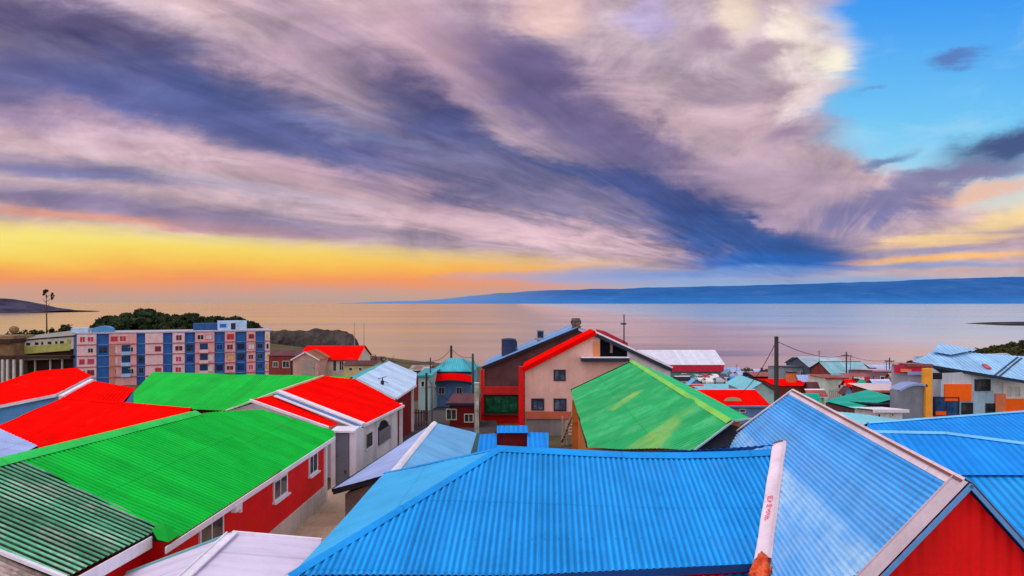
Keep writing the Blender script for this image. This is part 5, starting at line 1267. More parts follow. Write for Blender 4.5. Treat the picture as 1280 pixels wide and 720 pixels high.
def cream_building():
    Y = 174; zb = tz(-120, Y); f = lambda px, py: at(px, py, Y)
    r = empty('cream_building', (-120, 178, zb), 'low cream building with window row and yellow base band at left', 'building')
    W = Wall((-140, Y, 0), (-90, Y, 0)); H = W.hit
    a, b = H(17, 425), H(93, 417)
    cream = wallmat('cream wall', (.58, .52, .46)); 
    mb = MB(); k = [H(17, 427), H(92, 421), H(92, 436), H(17, 444)]; mb.face(k); mb.face([H(92, 421), H(92, 421)+V3((0, 8, 0)), H(92, 470)+V3((0, 8, 0)), H(92, 470)]); mb.build('wall', cream, r)
    mb = MB(); k = [H(18, 434.5)+V3((0, -.06, 0)), H(88, 428.5)+V3((0, -.06, 0)), H(88, 438)+V3((0, -.06, 0)), H(18, 443.5)+V3((0, -.06, 0))]; mb.face(k); mb.build('base_band', wallmat('yellow green band', (.42, .40, .12)), r)
    al = V3((1, 0, 0))
    for px in (24, 28.5, 35.5, 46, 53, 62, 70.5, 77.5):
        c = H(px, 430.8-(px-24)*.055); window(r, c, al, V3((0, -1, 0)), .75 if px in (28.5, 53, 70.5) else 1.15, .85, cream, gm=material('dark window', (.03, .025, .05)), mull=0)
    q = [H(2, 427), H(93, 419.5), H(93, 419.5)+V3((0, 10, 1.6)), H(2, 427)+V3((0, 10, .9))]; mb = MB(); mb.face([k+V3((0, -.4, .1)) for k in q]); mb.face([k+V3((0, -.4, -.1)) for k in q]); mb.build('roof', material('grey brown roof', (.26, .24, .23), rough=.9, var=.2), r)
    dk = wallmat('dark brown undercroft', (.05, .025, .02)); mb = MB(); mb.face([H(17, 444)+V3((0, 1.2, 0)), H(92, 436)+V3((0, 1.2, 0)), H(92, 480)+V3((0, 1.2, 0)), H(17, 480)+V3((0, 1.2, 0))]); mb.build('undercroft', dk, r)
    mb = MB(); mb.beam(H(14, 450)+V3((0, .2, 0)), H(90, 447)+V3((0, .2, 0)), .9, .5); mb.build('lower_slab', wallmat('brown concrete', (.22, .17, .14)), r)
    for px in (43, 62, 77): c = H(px, 460); mb = MB(); mb.box((c.x, Y+.3, (H(px, 446).z+zb)/2), (.35, .35, H(px, 446).z-zb)); mb.build('column', cream, r)
    mb = MB(); q = H(86, 428); mb.box(q+V3((0, -.1, .3)), (.8, .1, .9)); mb.build('wall_plaque', wallmat('lime paint', (.35, .42, .06)), r)
    # brown timber building at the frame edge
    r = empty('brown_building', (-130, 174, zb), 'brown timber building with pale columns at the far left edge', 'building')
    Y2 = 170; W = Wall((-150, Y2, 0), (-90, Y2, 0)); H = W.hit; br = wallmat('ochre brown boards', (.24, .14, .08), var=.3)
    mb = MB(); mb.box(((H(-40, 0).x+H(16, 0).x)/2, Y2+4, (H(0, 420).z+zb)/2), (H(16, 0).x-H(-40, 0).x, 8, H(0, 420).z-zb)); mb.build('wall', br, r)
    mb = MB(); mb.box(((H(-40, 0).x+H(18, 0).x)/2, Y2+3.5, H(0, 426).z), (H(18, 0).x-H(-40, 0).x, 10, .9)); mb.build('roof', wallmat('dark brown undercroft', (.05, .025, .02)), r)
    mb = MB(); c = H(3, 412); rows = [[(c.x+1.1*math.sin(math.pi*i/8)*math.cos(j*.785), Y2+4+1.1*math.sin(math.pi*i/8)*math.sin(j*.785), c.z-.2+1.0*math.cos(math.pi*i/8)) for j in range(8)] for i in range(9)]; mb.grid(rows, close=True); mb.build('roof_vent', br, r)
    mb = MB(); mb.box(((H(-40, 0).x+H(92, 0).x)/2, Y2-.3, H(0, 446).z), (H(92, 0).x-H(-40, 0).x, 2, .7)); mb.build('gallery', wallmat('dark brown undercroft', (.05, .025, .02)), r)
    for px in (2, 8, 14, 22, 31): c = H(px, 460); mb = MB(); mb.box((c.x, Y2-1.2, (H(px, 449).z+zb)/2), (.5, .5, H(px, 449).z-zb)); mb.build('column', wallmat('pale column', (.55, .53, .56)), r)

def town():
    red = RED(); dk = DARK(); wh = WHITE(); cream = wallmat('cream wall', (.58, .52, .46)); pink = wallmat('salmon wall', (.52, .30, .26)); brown = wallmat('brown boarding', (.13, .055, .06))
    redbr = wallmat('red brown wall', (.22, .04, .035)); grey = wallmat('grey board wall', (.26, .29, .36)); slate = wallmat('slate wall', (.07, .085, .13)); mauve = wallmat('mauve wall', (.30, .15, .21)); teal = wallmat('pale teal wall', (.34, .50, .52))
    tealr = tin('teal roof metal', (.06, .36, .46), streak=.4, var=.2); lav = LAV(); pale = PALE(); dkw = material('dark window', (.03, .025, .05)); bluew = wallmat('sky blue wall', (.16, .30, .60)); tgreen = tin('teal green roof metal', (.01, .40, .30), streak=.35, var=.15)
    mar = MAROON(); brr = tin('rusty brown roof', (.24, .17, .15)); plum = tin('dark plum roof', (.12, .04, .05), var=.25); gw = GREYW()
    # behind the red and green roofs, left of centre
    house('brown_house', 'low red brown house with dark open front beside the apartment block', 'house', 336, 372, 445, 439, 128, 9, 'x', plum, redbr, wins=[(341, 348, 452, 459), (353, 362, 451, 460)], doors=[(364, 370, 451, 468, dkw)])
    r = house('red_roof_house', 'cream house with bright red roof in front of the dark rock', 'house', 374, 446, 449.5, 433, 112, 9, 'x', red, cream, wins=[(402, 408, 452, 463), (416, 421, 450, 464), (424, 430, 451, 463)], doors=[(377, 394, 449.5, 469, wallmat('grey shutter', (.34, .28, .27)))], trim=redbr)
    house('garage', 'salmon gable end with brown timber boards left of the bright red roof', 'garage', 366, 398, 449, 440, 107, 5, 'y', tin('rusty timber roof', (.26, .10, .05), var=.3), pink, doors=[(377, 393, 450, 469, wallmat('grey shutter', (.34, .28, .27)))], trim=wh)
    house('cottage', 'low yellowish cottage peeping out between red roof and pale blue roof', 'house', 430, 466, 457, 452, 100, 6, 'x', tin('dark plum roof', (.12, .04, .05)), wallmat('yellow wall', (.50, .40, .18)), wins=[(436, 441, 459, 464), (448, 453, 459, 464)])
    house('long_house', 'long low house with dark plum roof behind the pale blue roof', 'house', 440, 476, 450, 446.5, 160, 8, 'x', plum, cream, wins=[(450, 454, 452, 456)])
    house('house', 'small rust roofed house right of the pale blue roof peak', 'house', 512, 534, 464, 458, 110, 7, 'x', brr, redbr, wins=[(516, 520, 466, 471)])
    house('teal_house', 'narrow pale teal house squeezed beside the pale roofed red house', 'house', 523, 537, 470, 462, 78, 6, 'flat', tealr, teal, wins=[(526, 531, 476, 484)])
    # the blue house with the red awning
    r = house('blue_house', 'sky blue gabled house with teal roof and curved red awning', 'house', 540, 589, 464, 448.5, 84, 8, 'h', tealr, bluew, wins=[(548, 556, 484, 493), (570, 578, 484, 493)], trim=NAVY())
    Y = 82.2; mb = MB(); rows = []
    for k in range(13):
        px = 536+k*55/12; b = 4.0*math.sin(math.pi*k/12); rows.append([at(px, 468.5-b*.8+(1 if k else 0), Y+1.3), at(px, 478-b*.8, Y)])
    mb.grid(rows); mb.build('awning', red, r)
    mb = MB()
    for k in range(12):
        px = 536+k*55/12; b = 4.0*math.sin(math.pi*k/12); b2 = 4.0*math.sin(math.pi*(k+1)/12); mb.face([at(px, 478-b*.8, Y-.02), at(px+55/12, 478-b2*.8, Y-.02), at(px+55/12, 481.5-b2*.8, Y-.02), at(px, 481.5-b*.8, Y-.02)])
    mb.build('awning_edge', NAVY(), r)
    r = house('dark_red_house', 'dark red low house with two pale framed openings at the alley end', 'house', 562, 594, 505, 494, 60, 5, 'flat', plum, mar, fm=wallmat('cream wall', (.58, .52, .46)), wins=[(557.5, 571, 511, 525), (580, 592, 517, 528)], trim=NAVY())
    r = empty('white_pier', (-3.2, 56, tz(-3, 56)), 'patchy white plaster pier between the dark red house and the brown house', 'pier')
    mb = MB(); q = at(596, 480, 56); z0 = tz(-3, 56); mb.box((q.x, 56, (q.z+z0)/2), (.36, .40, q.z-z0)); mb.build('shaft', wallmat('patchy plaster', (.40, .42, .38), var=.5, scale=2.5), r)
    mb = MB(); mb.box((q.x, 56, q.z+.06), (.44, .48, .12)); mb.build('cap', wallmat('patchy plaster', (.50, .48, .46)), r)
    # harbour side, right of centre
    r = house('warehouse', 'long white roofed warehouse with crimson wall band by the water', 'warehouse', 797, 905, 456, 437.5, 205, 24, 'x', tin('white harbour roof', (.62, .62, .76), streak=.2, var=.08), wallmat('harbour teal wall', (.10, .30, .33)), trim=wallmat('crimson band', (.55, .02, .06)))
    W = Wall((0, 204.4, 0), (9, 204.4, 0)); a, b = W.hit(798, 460.5), W.hit(904, 460.5); mb = MB(); mb.beam(a, b, .5, 2.0); mb.build('wall_band', wallmat('crimson band', (.55, .02, .06)), r)
    house('shed', 'flat pale teal shed roof in front of the parked cars', 'shed', 876, 934, 487, 481, 96, 8, 'flat', tin('pale teal metal', (.20, .55, .66)), teal, wins=[(884, 892, 490, 494)])
    r = house('red_roof_house', 'red roofed house with small pale green roof patch right of the green roof', 'house', 878, 958, 507, 488, 66, 9, 'x', red, bluew, wins=[(924, 932, 511, 516)], trim=lav)
    W = Plane(*[at(900, 500, 68), at(930, 500, 68), at(910, 490, 70)])
    mb = MB(); e = [(904+14*(1-math.cos(k/9*math.pi))/2*1.6, 504-4.6*math.sin(k/9*math.pi)) for k in range(10)]; mb.face([at(px, py, 66.6) + V3((0, -.2, .25)) for px, py in e]); mb.build('roof_patch', tin('pale patch', (.50, .60, .36), streak=.4), r)
    house('shed', 'pale teal curved roof shed left of the tall dark pole', 'shed', 936, 968, 489, 479, 84, 9, 'y', tin('pale teal metal', (.20, .55, .66)), teal)
    house('dark_shed', 'black walled shed with reddish roof just left of the tall dark pole', 'shed', 944, 972, 471, 466, 130, 8, 'x', tin('dull red roof', (.34, .09, .09), var=.25), dk)
    house('house', 'tiny pale house beside the dark bush by the shore', 'house', 926, 944, 470, 465, 160, 6, 'x', lav, cream, wins=[(930, 933, 472, 476)])
    tree('shrub', 'dark rounded bush standing against the water left of the pole', 934, 457, 11, 150, leaf_mat('dark leaf', (0.006, 0.012, 0.006), (0.030, 0.050, 0.018)), 91, n=500, crownfrac=.9)
    r = house('red_roof_house', 'dull red low house right of the tall dark pole with orange chimney', 'house', 971, 1012, 483, 477, 92, 8, 'x', red, redbr, chim=(989, 466, 1.0, material('orange brick', (.50, .17, .07), rough=.9, var=.3)))
    house('grey_house', 'flat roofed blue grey box house right of the pole', 'house', 979, 1014, 458.5, 457.5, 120, 8, 'flat', gw, grey, wins=[(985, 990, 464, 470), (1000, 1005, 464, 470)], trim=slate)
    house('slate_house', 'dark slate house with pale grey roof in the right hand cluster', 'house', 1012, 1060, 459, 447, 117, 10, 'x', tin('pale grey metal', (.36, .46, .56), streak=.4, var=.2), slate, wins=[(1018, 1024, 466, 473), (1030, 1035, 466, 473)])
    house('gable_roof_house', 'dark gable peak poking up left of the slate house roof', 'house', 996, 1014, 456, 450, 140, 6, 'y', dk, slate)
    house('cyan_roof_house', 'house with cyan grey low roof right of the slate house', 'house', 1042, 1092, 470, 453, 108, 10, 'x', tin('cyan grey metal', (.22, .46, .55), streak=.4, var=.2), redbr, trim=plum, wins=[(1050, 1056, 474, 480), (1066, 1074, 474, 480)])
    house('cream_house', 'small cream box house with reddish roof edge in front of the slate house', 'house', 1033, 1057, 473, 469, 88, 6, 'flat', tin('dull red roof', (.34, .09, .09)), wallmat('pale mint wall', (.56, .64, .58)), wins=[(1047, 1051, 480, 486)])
    house('white_house', 'little white house crowded with washing beside the mauve block', 'house', 1064, 1094, 474, 468, 93, 6, 'x', tin('dull red roof', (.34, .09, .09)), wallmat('white wall', (.66, .66, .74)), wins=[(1068, 1072, 478, 483), (1079, 1084, 478, 483)])
    house('mauve_house', 'mauve block with flat pink roof edge left of the red shop band', 'house', 1092, 1133, 464, 462, 98, 8, 'flat', tin('pink roof edge', (.50, .30, .36)), mauve, wins=[(1100, 1106, 470, 477)])
    r = house('shop', 'red banded shop front corner left of the orange post', 'shop', 1136, 1158, 457, 455.5, 50.6, 2.5, 'flat', tin('dull red roof', (.34, .09, .09)), wallmat('lilac grey wall', (.36, .34, .42)))
    mb = MB(); a, b = at(1118, 461, 50.5), at(1157, 462, 50.5); mb.beam(a, b, .12, .62); mb.build('shop_band', wallmat('crimson band', (.55, .02, .06)), r)
    mb = MB(); a, b = at(1126, 463, 50.4), at(1142, 463.6, 50.5); mb.beam(a, b, .08, .24); mb.build('sign_band', material('orange sign', (.75, .22, .10), rough=.5), r)
    house('pink_shed', 'lilac shed wall between the mauve block and the grey barrel shed', 'shed', 1137, 1157, 467, 465, 50.2, 2, 'flat', lav, wallmat('lilac grey wall', (.36, .34, .42)))
    house('lean_to', 'white and pink plank roof edge running down beside the teal green roof', 'shed', 1090, 1132, 489, 481, 62, 4, 'flat', tin('pink white planks', (.66, .50, .52), streak=.4), redbr, trim=wallmat('salmon red edge', (.60, .14, .12)))
    # teal green roof
    p = Plane(at(1032, 501, 57), at(1121, 497, 55), at(1085, 487, 61)); r = empty('teal_roof_house', (29, 57, tz(29, 57)), 'low house with bright teal green roof in the right hand cluster', 'house')
    roof(r, 'roof', p, [(1030, 501), (1084, 487), (1122, 497), (1070, 511)], tgreen, pitch=.25, amp=.006)
    c = p.hits([(1032, 501), (1084, 488), (1120, 497), (1070, 510)]); walls(r, 'wall', [k-V3((0, 0, .15)) for k in c], tz(29, 57)-.4, brown)
    r = house('shed', 'dark mouthed shed under the right end of the teal green roof', 'shed', 1092, 1124, 507, 503, 52, 4, 'flat', dk, redbr)
    house('white_shed', 'small white shed with dark square windows above the blue roofs', 'shed', 1094, 1128, 514, 511, 46, 3, 'flat', wh, wallmat('white wall', (.66, .66, .74)), wins=[(1096, 1101, 516, 523), (1106, 1109, 517, 524), (1113, 1118, 516, 521)])
    # barrel shed
    Y = 49; x0, x1 = at(1122, 0, Y).x, at(1157, 0, Y).x; zt = at(0, 480, Y).z; ze = at(0, 491, Y).z; zb = tz(33, Y); r = empty('barrel_shed', ((x0+x1)/2, Y+.8, zb), 'grey shed with low curved zinc roof left of the orange post', 'shed')
    arc = [V3((x0+(x1-x0)*k/12, Y, ze+(zt-ze)*math.sin(math.pi*(.08+.62*k/12)))) for k in range(13)]
    mb = MB(); mb.face([V3((x1, Y, zb-.4)), V3((x0, Y, zb-.4))]+arc); mb.face([arc[0], arc[0]+V3((0, 1.0, 0)), V3((x0, Y+1.0, zb)), V3((x0, Y, zb))]); mb.build('wall', wallmat('grey sheet wall', (.20, .22, .28)), r)
    mb = MB(); mb.grid([[q+V3((0, -.25, .08)) for q in arc], [q+V3((0, 1.1, .08)) for q in arc]]); mb.grid([[q+V3((0, -.25, .08)) for q in arc], [q+V3((0, -.25, -.08)) for q in arc]]); mb.build('roof', lav, r)
    # orange panelled building on the right
    Y = 52.0; W = Wall((30, Y, 0), (45, Y, 0)); H = W.hit; zb = tz(36, Y); r = empty('panelled_building', (37, 55, zb), 'pale grey building with orange panels and broad ice blue roof at right', 'building')
    roofm = tin('panel roof metal', (.27, .50, .80), streak=.3, var=.12); e0, e1 = at(1140, 452.5, 54), at(1300, 478.5, 49.5); bk = at(1173, 433, 57); p = Plane(e0, e1, bk)
    roof(r, 'roof', p, [(1140, 452.5), (1174, 435.5), (1226, 442), (1300, 446.5), (1300, 479)], roofm, pitch=.3, amp=.010, sag=.04)
    roof(r, 'roof', p, [(1165, 443), (1173, 433), (1222, 440), (1188, 447)], roofm, pitch=.3, amp=.010, lift=.25, label='raised roof sheet on the upper left corner')
    fascia(r, p.hit(1140, 452.8)+V3((0, -.05, .04)), p.hit(1300, 479.3)+V3((0, -.05, .04)), .22, NAVY(), w=.06)
    mb = MB(); c = p.hit(1230, 457)+p.n*.10; c2 = p.hit(1236, 462)+p.n*.10; mb.beam(c, c2, .35, .12, up=p.n); mb.build('roof_hatch', material('red hatch', (.45, .10, .12), rough=.6), r)
    mb = MB()
    for px, q in ((1262, 470), ): mb.beam(p.hit(1243, 470)+p.n*.05, p.hit(1272, 447)+p.n*.05, .10, .04, up=p.n); mb.beam(p.hit(1249, 471)+p.n*.05, p.hit(1277, 448)+p.n*.05, .10, .04, up=p.n)
    mb.build('roof_cable', NAVY(), r)
    gm = wallmat('pale panel wall', (.50, .56, .66))
    wl = [H(1176, 462), H(1300, 482)]; y2 = V3((0, 3.5, 0)); tl, tr = wl[0].copy(), wl[1].copy()
    tl.z = min(p.z(tl.x, Y)-.1, tl.z+.6); tr.z = p.z(tr.x, Y)-.1
    tl2, tr2 = tl+y2, tr+y2; tl2.z = p.z(tl2.x, tl2.y)-.15; tr2.z = p.z(tr2.x, tr2.y)-.15
    walls(r, 'wall', [tl, tr, tr2, tl2], zb-.4, gm)
    def panel(name, l, rr, t, b, m, th=.10, lab=None):
        a, c = H(l, t), H(rr, b); mb = MB(); mb.box(((a.x+c.x)/2, Y-th/2-.003, (a.z+c.z)/2), (c.x-a.x, th, a.z-c.z)); o = mb.build(name, m, r)
        if lab: o['label'] = lab
        return o
    org = wallmat('orange panel', (.95, .13, .008), var=.08, streak=.12); saln = wallmat('salmon panel', (.68, .20, .10)); bl = wallmat('sky panel', (.30, .46, .62))
    panel('panel', 1180, 1213.5, 480, 501, org); panel('panel', 1255.5, 1300, 498, 530, org); panel('panel', 1243, 1256, 492, 530, saln, .12); panel('panel', 1168, 1183, 514, 530, org, .08)
    panel('panel', 1216, 1241, 488.5, 530, bl, .06, 'sky blue wall panel'); panel('panel', 1182, 1216, 501.5, 530, bl, .05)
    for w in ((1218, 1237, 474, 488.5), (1201, 1215, 503, 521), (1231, 1243, 504, 518)): win_px(r, W, *w, NAVY(), fr=.08, depth=.26)
    win_px(r, W, 1167, 1198, 496, 520, NAVY(), fr=.08, depth=.26, gm=material('deep blue glass', (.03, .08, .22), rough=.1, var=.5, scale=1.2, alt=(.10, .20, .40)))
    win_px(r, W, 1253, 1279, 479, 500, FRAME(), fr=.30, depth=.2, curtain=CURT()); panel('recess', 1165, 1177, 466, 474, dk, .06)
    Y = 49.0; a, b = at(1155, 460.5, Y), at(1164.5, 460.5, Y); r = empty('orange_post', ((a.x+b.x)/2, Y, tz(a.x, Y)), 'tall orange and yellow square post at the left end of the panelled building', 'post')
    z0 = tz(a.x, Y)-.3; m_ = (a.x+b.x)/2; mb = MB(); mb.box((m_-.08, Y, (a.z+z0)/2), (.42, .5, a.z-z0)); mb.build('post', material('ochre orange', (.78, .32, .03), rough=.6, var=.2), r)
    mb = MB(); mb.box((m_+.21, Y+.1, (a.z+z0)/2), (.16, .4, a.z-z0-.02)); mb.build('post_edge', material('pale orange edge', (.66, .42, .26), rough=.6), r)

    # tight cluster of small roofs between the green roof and the right hand houses
    rnd = random.Random(77)
    K = [
     ('tiny lavender roofed house directly behind the teal curved shed', 944, 956, 466, 462, 200, 'x', lav, pink), ('white walled cottage with teal roof beside the orange chimney house', 1001, 1013, 471, 466, 128, 'x', tealr, wallmat('white wall', (.66, .66, .74))),
     ('mint gabled cottage below the slate house wall', 1026, 1036, 482, 475, 98, 'y', lav, wallmat('pale mint wall', (.56, .64, .58))), ('small red walled cottage under the cyan grey roof', 1058, 1070, 478, 472, 100, 'x', lav, wallmat('crimson band', (.55, .02, .06))),
     ('blue walled cottage right of the cream box house', 1056, 1066, 490, 484, 76, 'y', plum, bluew), ('narrow white house under the lean to plank roof', 1096, 1110, 490, 485, 68, 'x', pale, wallmat('white wall', (.66, .66, .74))),
     ('little salmon house right of the mauve block end', 1116, 1130, 473, 468, 90, 'x', brr, pink),
     ('tiny crimson roofed hut left of the pale teal flat shed', 866, 878, 488, 482, 100, 'x', red, cream), ('small white hut between the flat teal shed and curved shed', 930, 941, 484, 479, 98, 'x', wh, teal),
     ('low cream house with lavender roof right behind the harbour car park', 905, 926, 466, 460, 215, 'x', lav, cream), ('tiny teal walled house at the right end of the white warehouse', 906, 917, 467, 463, 190, 'y', tealr, teal),
     ('small white gable end between the car park and the dark bush', 917, 930, 470, 464, 170, 'y', lav, wallmat('white wall', (.66, .66, .74))), ('low rust roofed house just right of the dark bush', 941, 957, 473, 468, 140, 'x', brr, cream),
     ('narrow dark roofed house left of the tall dark pole by the shore', 955, 969, 468, 463, 175, 'x', dk, redbr), ('pale pink cottage directly right of the tall dark pole', 974, 986, 474, 468, 125, 'y', tin('pink roof edge', (.50, .30, .36)), pink),
     ('small grey house with zinc roof below the dark gable peak', 1000, 1016, 476, 470, 104, 'x', lav, grey), ('brick red cottage left of the cream box house', 1013, 1031, 486, 479, 90, 'x', plum, redbr),
     ('little ochre house below the brick red cottage', 1012, 1030, 494, 488, 74, 'x', tin('dull red roof', (.34, .09, .09)), wallmat('yellow wall', (.50, .40, .18))), ('white gabled cottage behind the cyan grey roof', 1072, 1088, 462, 456, 135, 'y', pale, wallmat('white wall', (.66, .66, .74))),
     ('slate blue cottage between cyan grey roof and mauve block', 1083, 1096, 468, 461, 118, 'x', dk, slate), ('pale house with crimson roof left of the mauve block', 1060, 1074, 482, 476, 84, 'x', red, wallmat('white wall', (.66, .66, .74))),
     ('tiny teal gable right of the pale crimson roofed house', 1076, 1089, 484, 477, 80, 'y', tgreen, teal), ('low zinc roofed shed in front of the mauve block', 1094, 1112, 481, 476, 82, 'x', lav, brown),
     ('small house with sky blue roof left of the teal curved shed', 916, 936, 478, 472, 118, 'x', BLUE2(), cream), ('flat dark roofed hut below the dark bush', 938, 952, 480, 478, 104, 'flat', dk, mauve),
     ('small green roofed hut right of the dull red low house', 1008, 1022, 500, 494, 66, 'x', tgreen, cream), ('long low white shed on the shore right of the slate house', 1092, 1128, 461, 457, 190, 'x', lav, wallmat('white wall', (.66, .66, .74))),
     ('pale blue hut at the foot of the green roof right slope', 862, 878, 481, 475, 118, 'y', pale, bluew), ('grey fish shed left end of the car park', 846, 862, 476, 471, 135, 'x', dk, grey)]
    for lab, p0, p1, pe, pr, Y, ax_, rm, wm in K:
        w = p1-p0; ws = [(p0+w*.18, p0+w*.38, pe+2.2, pe+6.2), (p0+w*.62, p0+w*.82, pe+2.2, pe+6.2)]
        house('cottage', lab, 'cottage', p0, p1, pe, pr, Y, w/F*Y*.9, ax_, rm, wm, wins=ws, doors=[(p0+w*.43, p0+w*.57, pe+2.5, pe+9, gw)], trim=rnd.choice([None, wh, None]), chim=(p0+w*.7, pr-1.5, .5, redbr) if rnd.random() < .45 and ax_ == 'x' else None)
    for px, pt, Y, lab in ((921, 455, 170, 'thin aerial above the white gable end'), (1024, 438, 119, 'aerial on the pale grey roof of the slate house'), (1063, 446, 110, 'aerial above the cyan grey roof'), (1108, 452, 99, 'aerial on the mauve block')):
        t = at(px, pt, Y); r = empty('aerial', (t.x, Y, t.z-3.2), lab, 'aerial', 'roof aerials'); mb = MB(); mb.tube([(t.x, Y, t.z-3.2), tuple(t)], .045, 5); mb.build('rod', NAVY(), r)
        mb = MB()
        for k in range(3): mb.beam((t.x-.45+.1*k, Y, t.z-.15-.3*k), (t.x+.45-.1*k, Y, t.z-.15-.3*k), .03, .03)
        mb.build('cross_rods', NAVY(), r)

    lines = [(1066, 1092, 470, 91, 'washing line of white and red cloths in front of the little white house'), (1036, 1050, 499, 70, 'washing line with pale cloths by the cream box house'), (846, 872, 484, 122, 'washing line with bright cloths behind the green roof edge'), (906, 928, 476, 140, 'washing line with pale cloths by the harbour')]
    for p0, p1, py, Y, lab in lines:
        a, b = at(p0, py, Y), at(p1, py, Y); g = tz(a.x, Y); r = empty('washing_line', (a.x, Y, g), lab, 'washing line')
        for q in (a, b): mb = MB(); mb.tube([(q.x, Y, g-.2), tuple(q)], .05, 5); mb.build('post', DARK(), r)
        mb = MB(); mb.tube([a.lerp(b, k/6)-ZUP*.15*(1-(k/3-1)**2) for k in range(7)], .02, 4); mb.build('cord', DARK(), r)
        x = .06
        while x < .92:
            w = rnd.uniform(.08, .16); q0, q1 = a.lerp(b, x), a.lerp(b, min(.98, x+w)); h = rnd.uniform(.6, 1.1); mb = MB()
            mb.grid([[q0.lerp(q1, k/5)-ZUP*(.1+h*j/3)+V3((0, .06*math.sin(k*1.9+j), 0)) for k in range(6)] for j in range(4)])
            nm, c = rnd.choice([('white cloth', (.75, .73, .76)), ('white cloth', (.75, .73, .76)), ('red cloth', (.55, .04, .05)), ('blue cloth', (.10, .22, .50)), ('pink cloth', (.62, .34, .38))])
            mb.build('cloth', material(nm, c, rough=.9), r); x += w+.03
    fence = [(1036, 1066, 486, 78, 'pale picket fence below the mint and red cottages'), (880, 932, 494, 90, 'low pale fence in front of the flat teal shed'), (505, 535, 512, 62, 'low brown fence along the alley beside the pale roofed house')]
    for p0, p1, py, Y, lab in fence:
        a, b = at(p0, py, Y), at(p1, py, Y); g = min(tz(a.x, Y), a.z-1.0); r = empty('picket_fence', (a.x, Y, g), lab, 'fence'); m = wallmat('pale timber fence', (.42, .38, .36)) if 'brown' not in lab else wallmat('brown boarding', (.13, .055, .06))
        mb = MB(); n = int((b-a).length/.22)
        for k in range(n): q = a.lerp(b, (k+.5)/n); mb.box((q.x, Y, (q.z+g)/2+.05*math.sin(k*5.1)), (.12, .03, q.z-g))
        mb.build('pickets', m, r); mb = MB(); mb.beam(a-ZUP*.3+V3((0, .04, 0)), b-ZUP*.3+V3((0, .04, 0)), .04, .09); mb.build('rail', m, r)

def utilities():
    pm = material('pole timber', (.055, .045, .05), rough=.9, var=.3); gm = material('green pole paint', (.03, .12, .08), rough=.8); cm = material('cable rubber', (.02, .02, .025), rough=.7)
    def pole(label, px, pt, Y, rad, m, bar=None):
        x = (px-CX)/F*Y; g = tz(x, Y); t = at(px, pt, Y)
        r = empty('utility_pole', (x, Y, g), label, 'utility pole', 'utility poles in the town'); mb = MB(); mb.tube([(x, Y, g-.2), (x, Y, t.z)], [rad, rad*.75], 9); mb.build('shaft', m, r)
        if bar:
            mb = MB(); mb.beam((x-bar, Y, t.z-.6), (x+bar, Y, t.z-.6), .10, .14); k = mb.build('crossarm', m, r)
            mb = MB()
            for s in (-.8, -.3, .3, .8): mb.tube([(x+bar*s, Y, t.z-.53), (x+bar*s, Y, t.z-.36)], [.05, .03], 6)
            mb.build('insulator', material('insulator', (.3, .28, .26)), k)
        return V3((x, Y, t.z-.4))
    a = pole('tall dark bare pole standing before the bay right of centre', 970.5, 420.5, 58, .22, pm)
    b = pole('short dark pole on the peak behind the blue house with red awning', 564, 432, 92, .20, pm)
    c = pole('green painted pole at the right corner of the blue house', 591, 442, 80, .17, gm)
    d = pole('thin grey pole left of the blue house with red awning', 538, 447, 80, .09, pm, .5)
    e = pole('dark leaning pole at the alley mouth beside the teal house', 533, 466, 66, .14, pm)
    f = pole('slim grey pole second along the alley mouth', 540, 476, 63, .09, material('grey pole', (.2, .2, .23)), .35)
    def wire(label, p, q, sag):
        mid = (p+q)/2; o = empty('cable', tuple(p), label, 'cable', 'cables between the poles')
        mb = MB(); mb.tube([p.lerp(q, k/10)-ZUP*sag*4*(k/10)*(1-k/10) for k in range(11)], .03, 5, cap=False); mb.build('wire', cm, o)
    wire('sagging black cable from the left frame side houses to the thin grey pole', at(480, 447, 84), d, .5)
    wire('black cable rising from the thin grey pole to the pole on the peak', d, b, .5)
    wire('black cable dropping from the pole on the peak to the green pole', b, c, .5)
    wire('black cable from the green pole to the brown house wall', c, at(603, 468, 66.4), .4)
    g_ = pole('timber pole among the small roofs right of the slate house', 1058, 440, 104, .13, pm, .8)
    h_ = pole('timber pole behind the mauve block', 1112, 447, 112, .12, pm, .8)
    wire('long cable from the tall dark pole to the pole by the slate house', a, g_, .8)
    wire('cable between the two timber poles on the right', g_, h_, .5)
    wire('cable from the right timber pole to the orange panelled building roof', h_, at(1150, 455, 54), .7)
    wire('cable from the tall dark pole down to the red roofed house', a, at(925, 492, 68), .6)
    wire('black cable from the leaning pole to the dark red house', e, at(565, 503, 60.5), .3)
    for px, pt, Y, lab in ((443, 403, 240, 'thin left mast standing at the right end of the dark rock'), (455, 404, 240, 'thin right mast standing on the shore beyond the dark rock')):
        t = at(px, pt, Y); g = tz(t.x, Y); r = empty('mast', (t.x, Y, g), lab, 'mast', 'masts by the rock'); mb = MB(); mb.tube([(t.x, Y, g), tuple(t)], [.16, .08], 6); mb.build('pole', material('pale mast', (.32, .26, .27)), r)

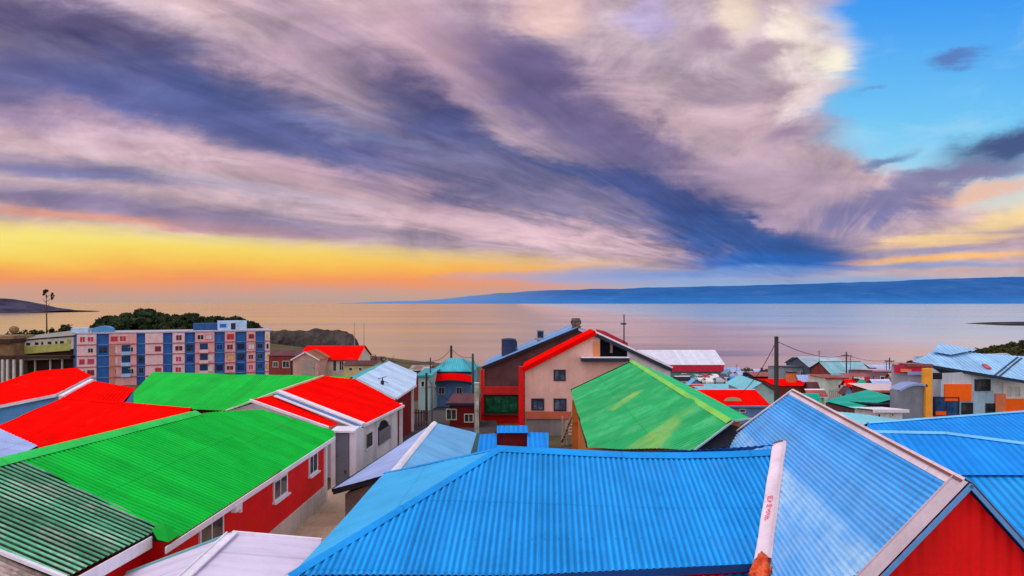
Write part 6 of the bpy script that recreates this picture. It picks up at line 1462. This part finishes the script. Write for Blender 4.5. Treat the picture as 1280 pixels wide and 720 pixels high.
def car_mesh(colour, name):
    """small hatchback as parts at the origin, facing +x"""
    r = bpy.data.objects.new('parked_car', None); C.objects.link(r); r['category'] = 'car'; r['group'] = 'cars parked by the harbour'
    bm = material(name, colour, rough=.3, var=.05); prof = [(-2.0, .35), (-2.05, .75), (-1.85, 1.0), (-1.45, 1.38), (-.9, 1.48), (.1, 1.46), (.75, 1.05), (1.75, .92), (2.05, .7), (2.08, .35)]
    mb = MB(); rows = [[(x, -.84, z) for x, z in prof], [(x*.985, -.84, z) for x, z in prof]]
    ins = [(x, (.84 if z < 1.06 else .64), z) for x, z in prof]
    rows = [[(x, -w, z) for x, w, z in ins], [(x, w, z) for x, w, z in ins]]
    mb.grid(rows); mb.face(rows[0]); mb.face(rows[1][::-1]); mb.face([rows[0][0], rows[0][-1], rows[1][-1], rows[1][0]]); mb.build('body', bm, r)
    g = glass_mat()
    mb = MB(); mb.face([(.16, -.62, 1.47), (.16, .62, 1.47), (.76, .76, 1.08), (.76, -.76, 1.08)]); mb.build('windscreen', g, r)
    for s in (-1, 1):
        mb = MB(); mb.face([(-1.4, s*.70, 1.34), (.1, s*.70, 1.40), (.6, s*.85, 1.08), (-1.6, s*.85, 1.08)]); mb.build('side_window', g, r)
        for x in (-1.3, 1.3):
            mb = MB(); rows = [[(x+q*math.cos(k*.524), s*y, .33+q*math.sin(k*.524)) for k in range(12)] for q, y in ((.33, .62), (.33, .86), (.2, .87))]; mb.grid(rows, close=True); mb.face(rows[-1]); mb.build('wheel', material('tyre', (.02, .02, .022), rough=.9), r)
    return r
def copy_tree(o, parent=None):
    c = o.copy(); C.objects.link(c)
    if parent is not None: c.parent = parent
    for ch in o.children: copy_tree(ch, c)
    return c
def cars():
    cols = [((.72, .70, .74), 'white'), ((.45, .03, .04), 'red'), ((.05, .05, .07), 'black'), ((.36, .40, .45), 'silver'), ((.08, .30, .36), 'teal'), ((.55, .36, .34), 'pink grey')]
    protos = [car_mesh(c, n+' car paint') for c, n in cols]; used = [False]*6
    rnd = random.Random(21); rows = [(152, 884, 932), (166, 862, 926), (182, 856, 930), (198, 908, 940)]; n = 0
    words = ['first', 'second', 'third', 'fourth', 'fifth', 'sixth', 'seventh', 'eighth', 'ninth', 'tenth', 'eleventh', 'twelfth', 'thirteenth']
    rown = ['nearest row', 'second row', 'third row', 'back row']
    for ri, (Y, p0, p1) in enumerate(rows):
        x0, x1 = (p0-CX)/F*Y, (p1-CX)/F*Y; k = 0; x = x0
        while x < x1:
            ci = rnd.choices(range(6), (6, 2, 3, 3, 2, 1))[0]
            o = copy_tree(protos[ci]) if used[ci] else protos[ci]; used[ci] = True
            o.location = (x, Y+rnd.uniform(-.5, .5), tz(x, Y)+.02); o.rotation_euler = (0, .0, math.pi/2+rnd.uniform(-.12, .12)+(math.pi if rnd.random() < .4 else 0))
            o['label'] = '%s car, %s from left in %s by harbour' % (cols[ci][1], words[min(k, 12)], rown[ri])
            x += rnd.uniform(2.2, 3.0); k += 1
    for p, u in zip(protos, used):
        if not u:
            for ch in list(p.children): bpy.data.objects.remove(ch)
            bpy.data.objects.remove(p)
build_sky()
build_setting()
build_green()
front_green(); porch()
pf, A_, B_, fr_ = front_blue()
gable_blue(pf, B_, fr_)
right_blues(); shed_roof(); red_white_house(); pale_house(); back_green(); left_reds(); mid_green()
pink_house(); brown_house(); apartments(); cream_building(); town(); utilities(); cars()
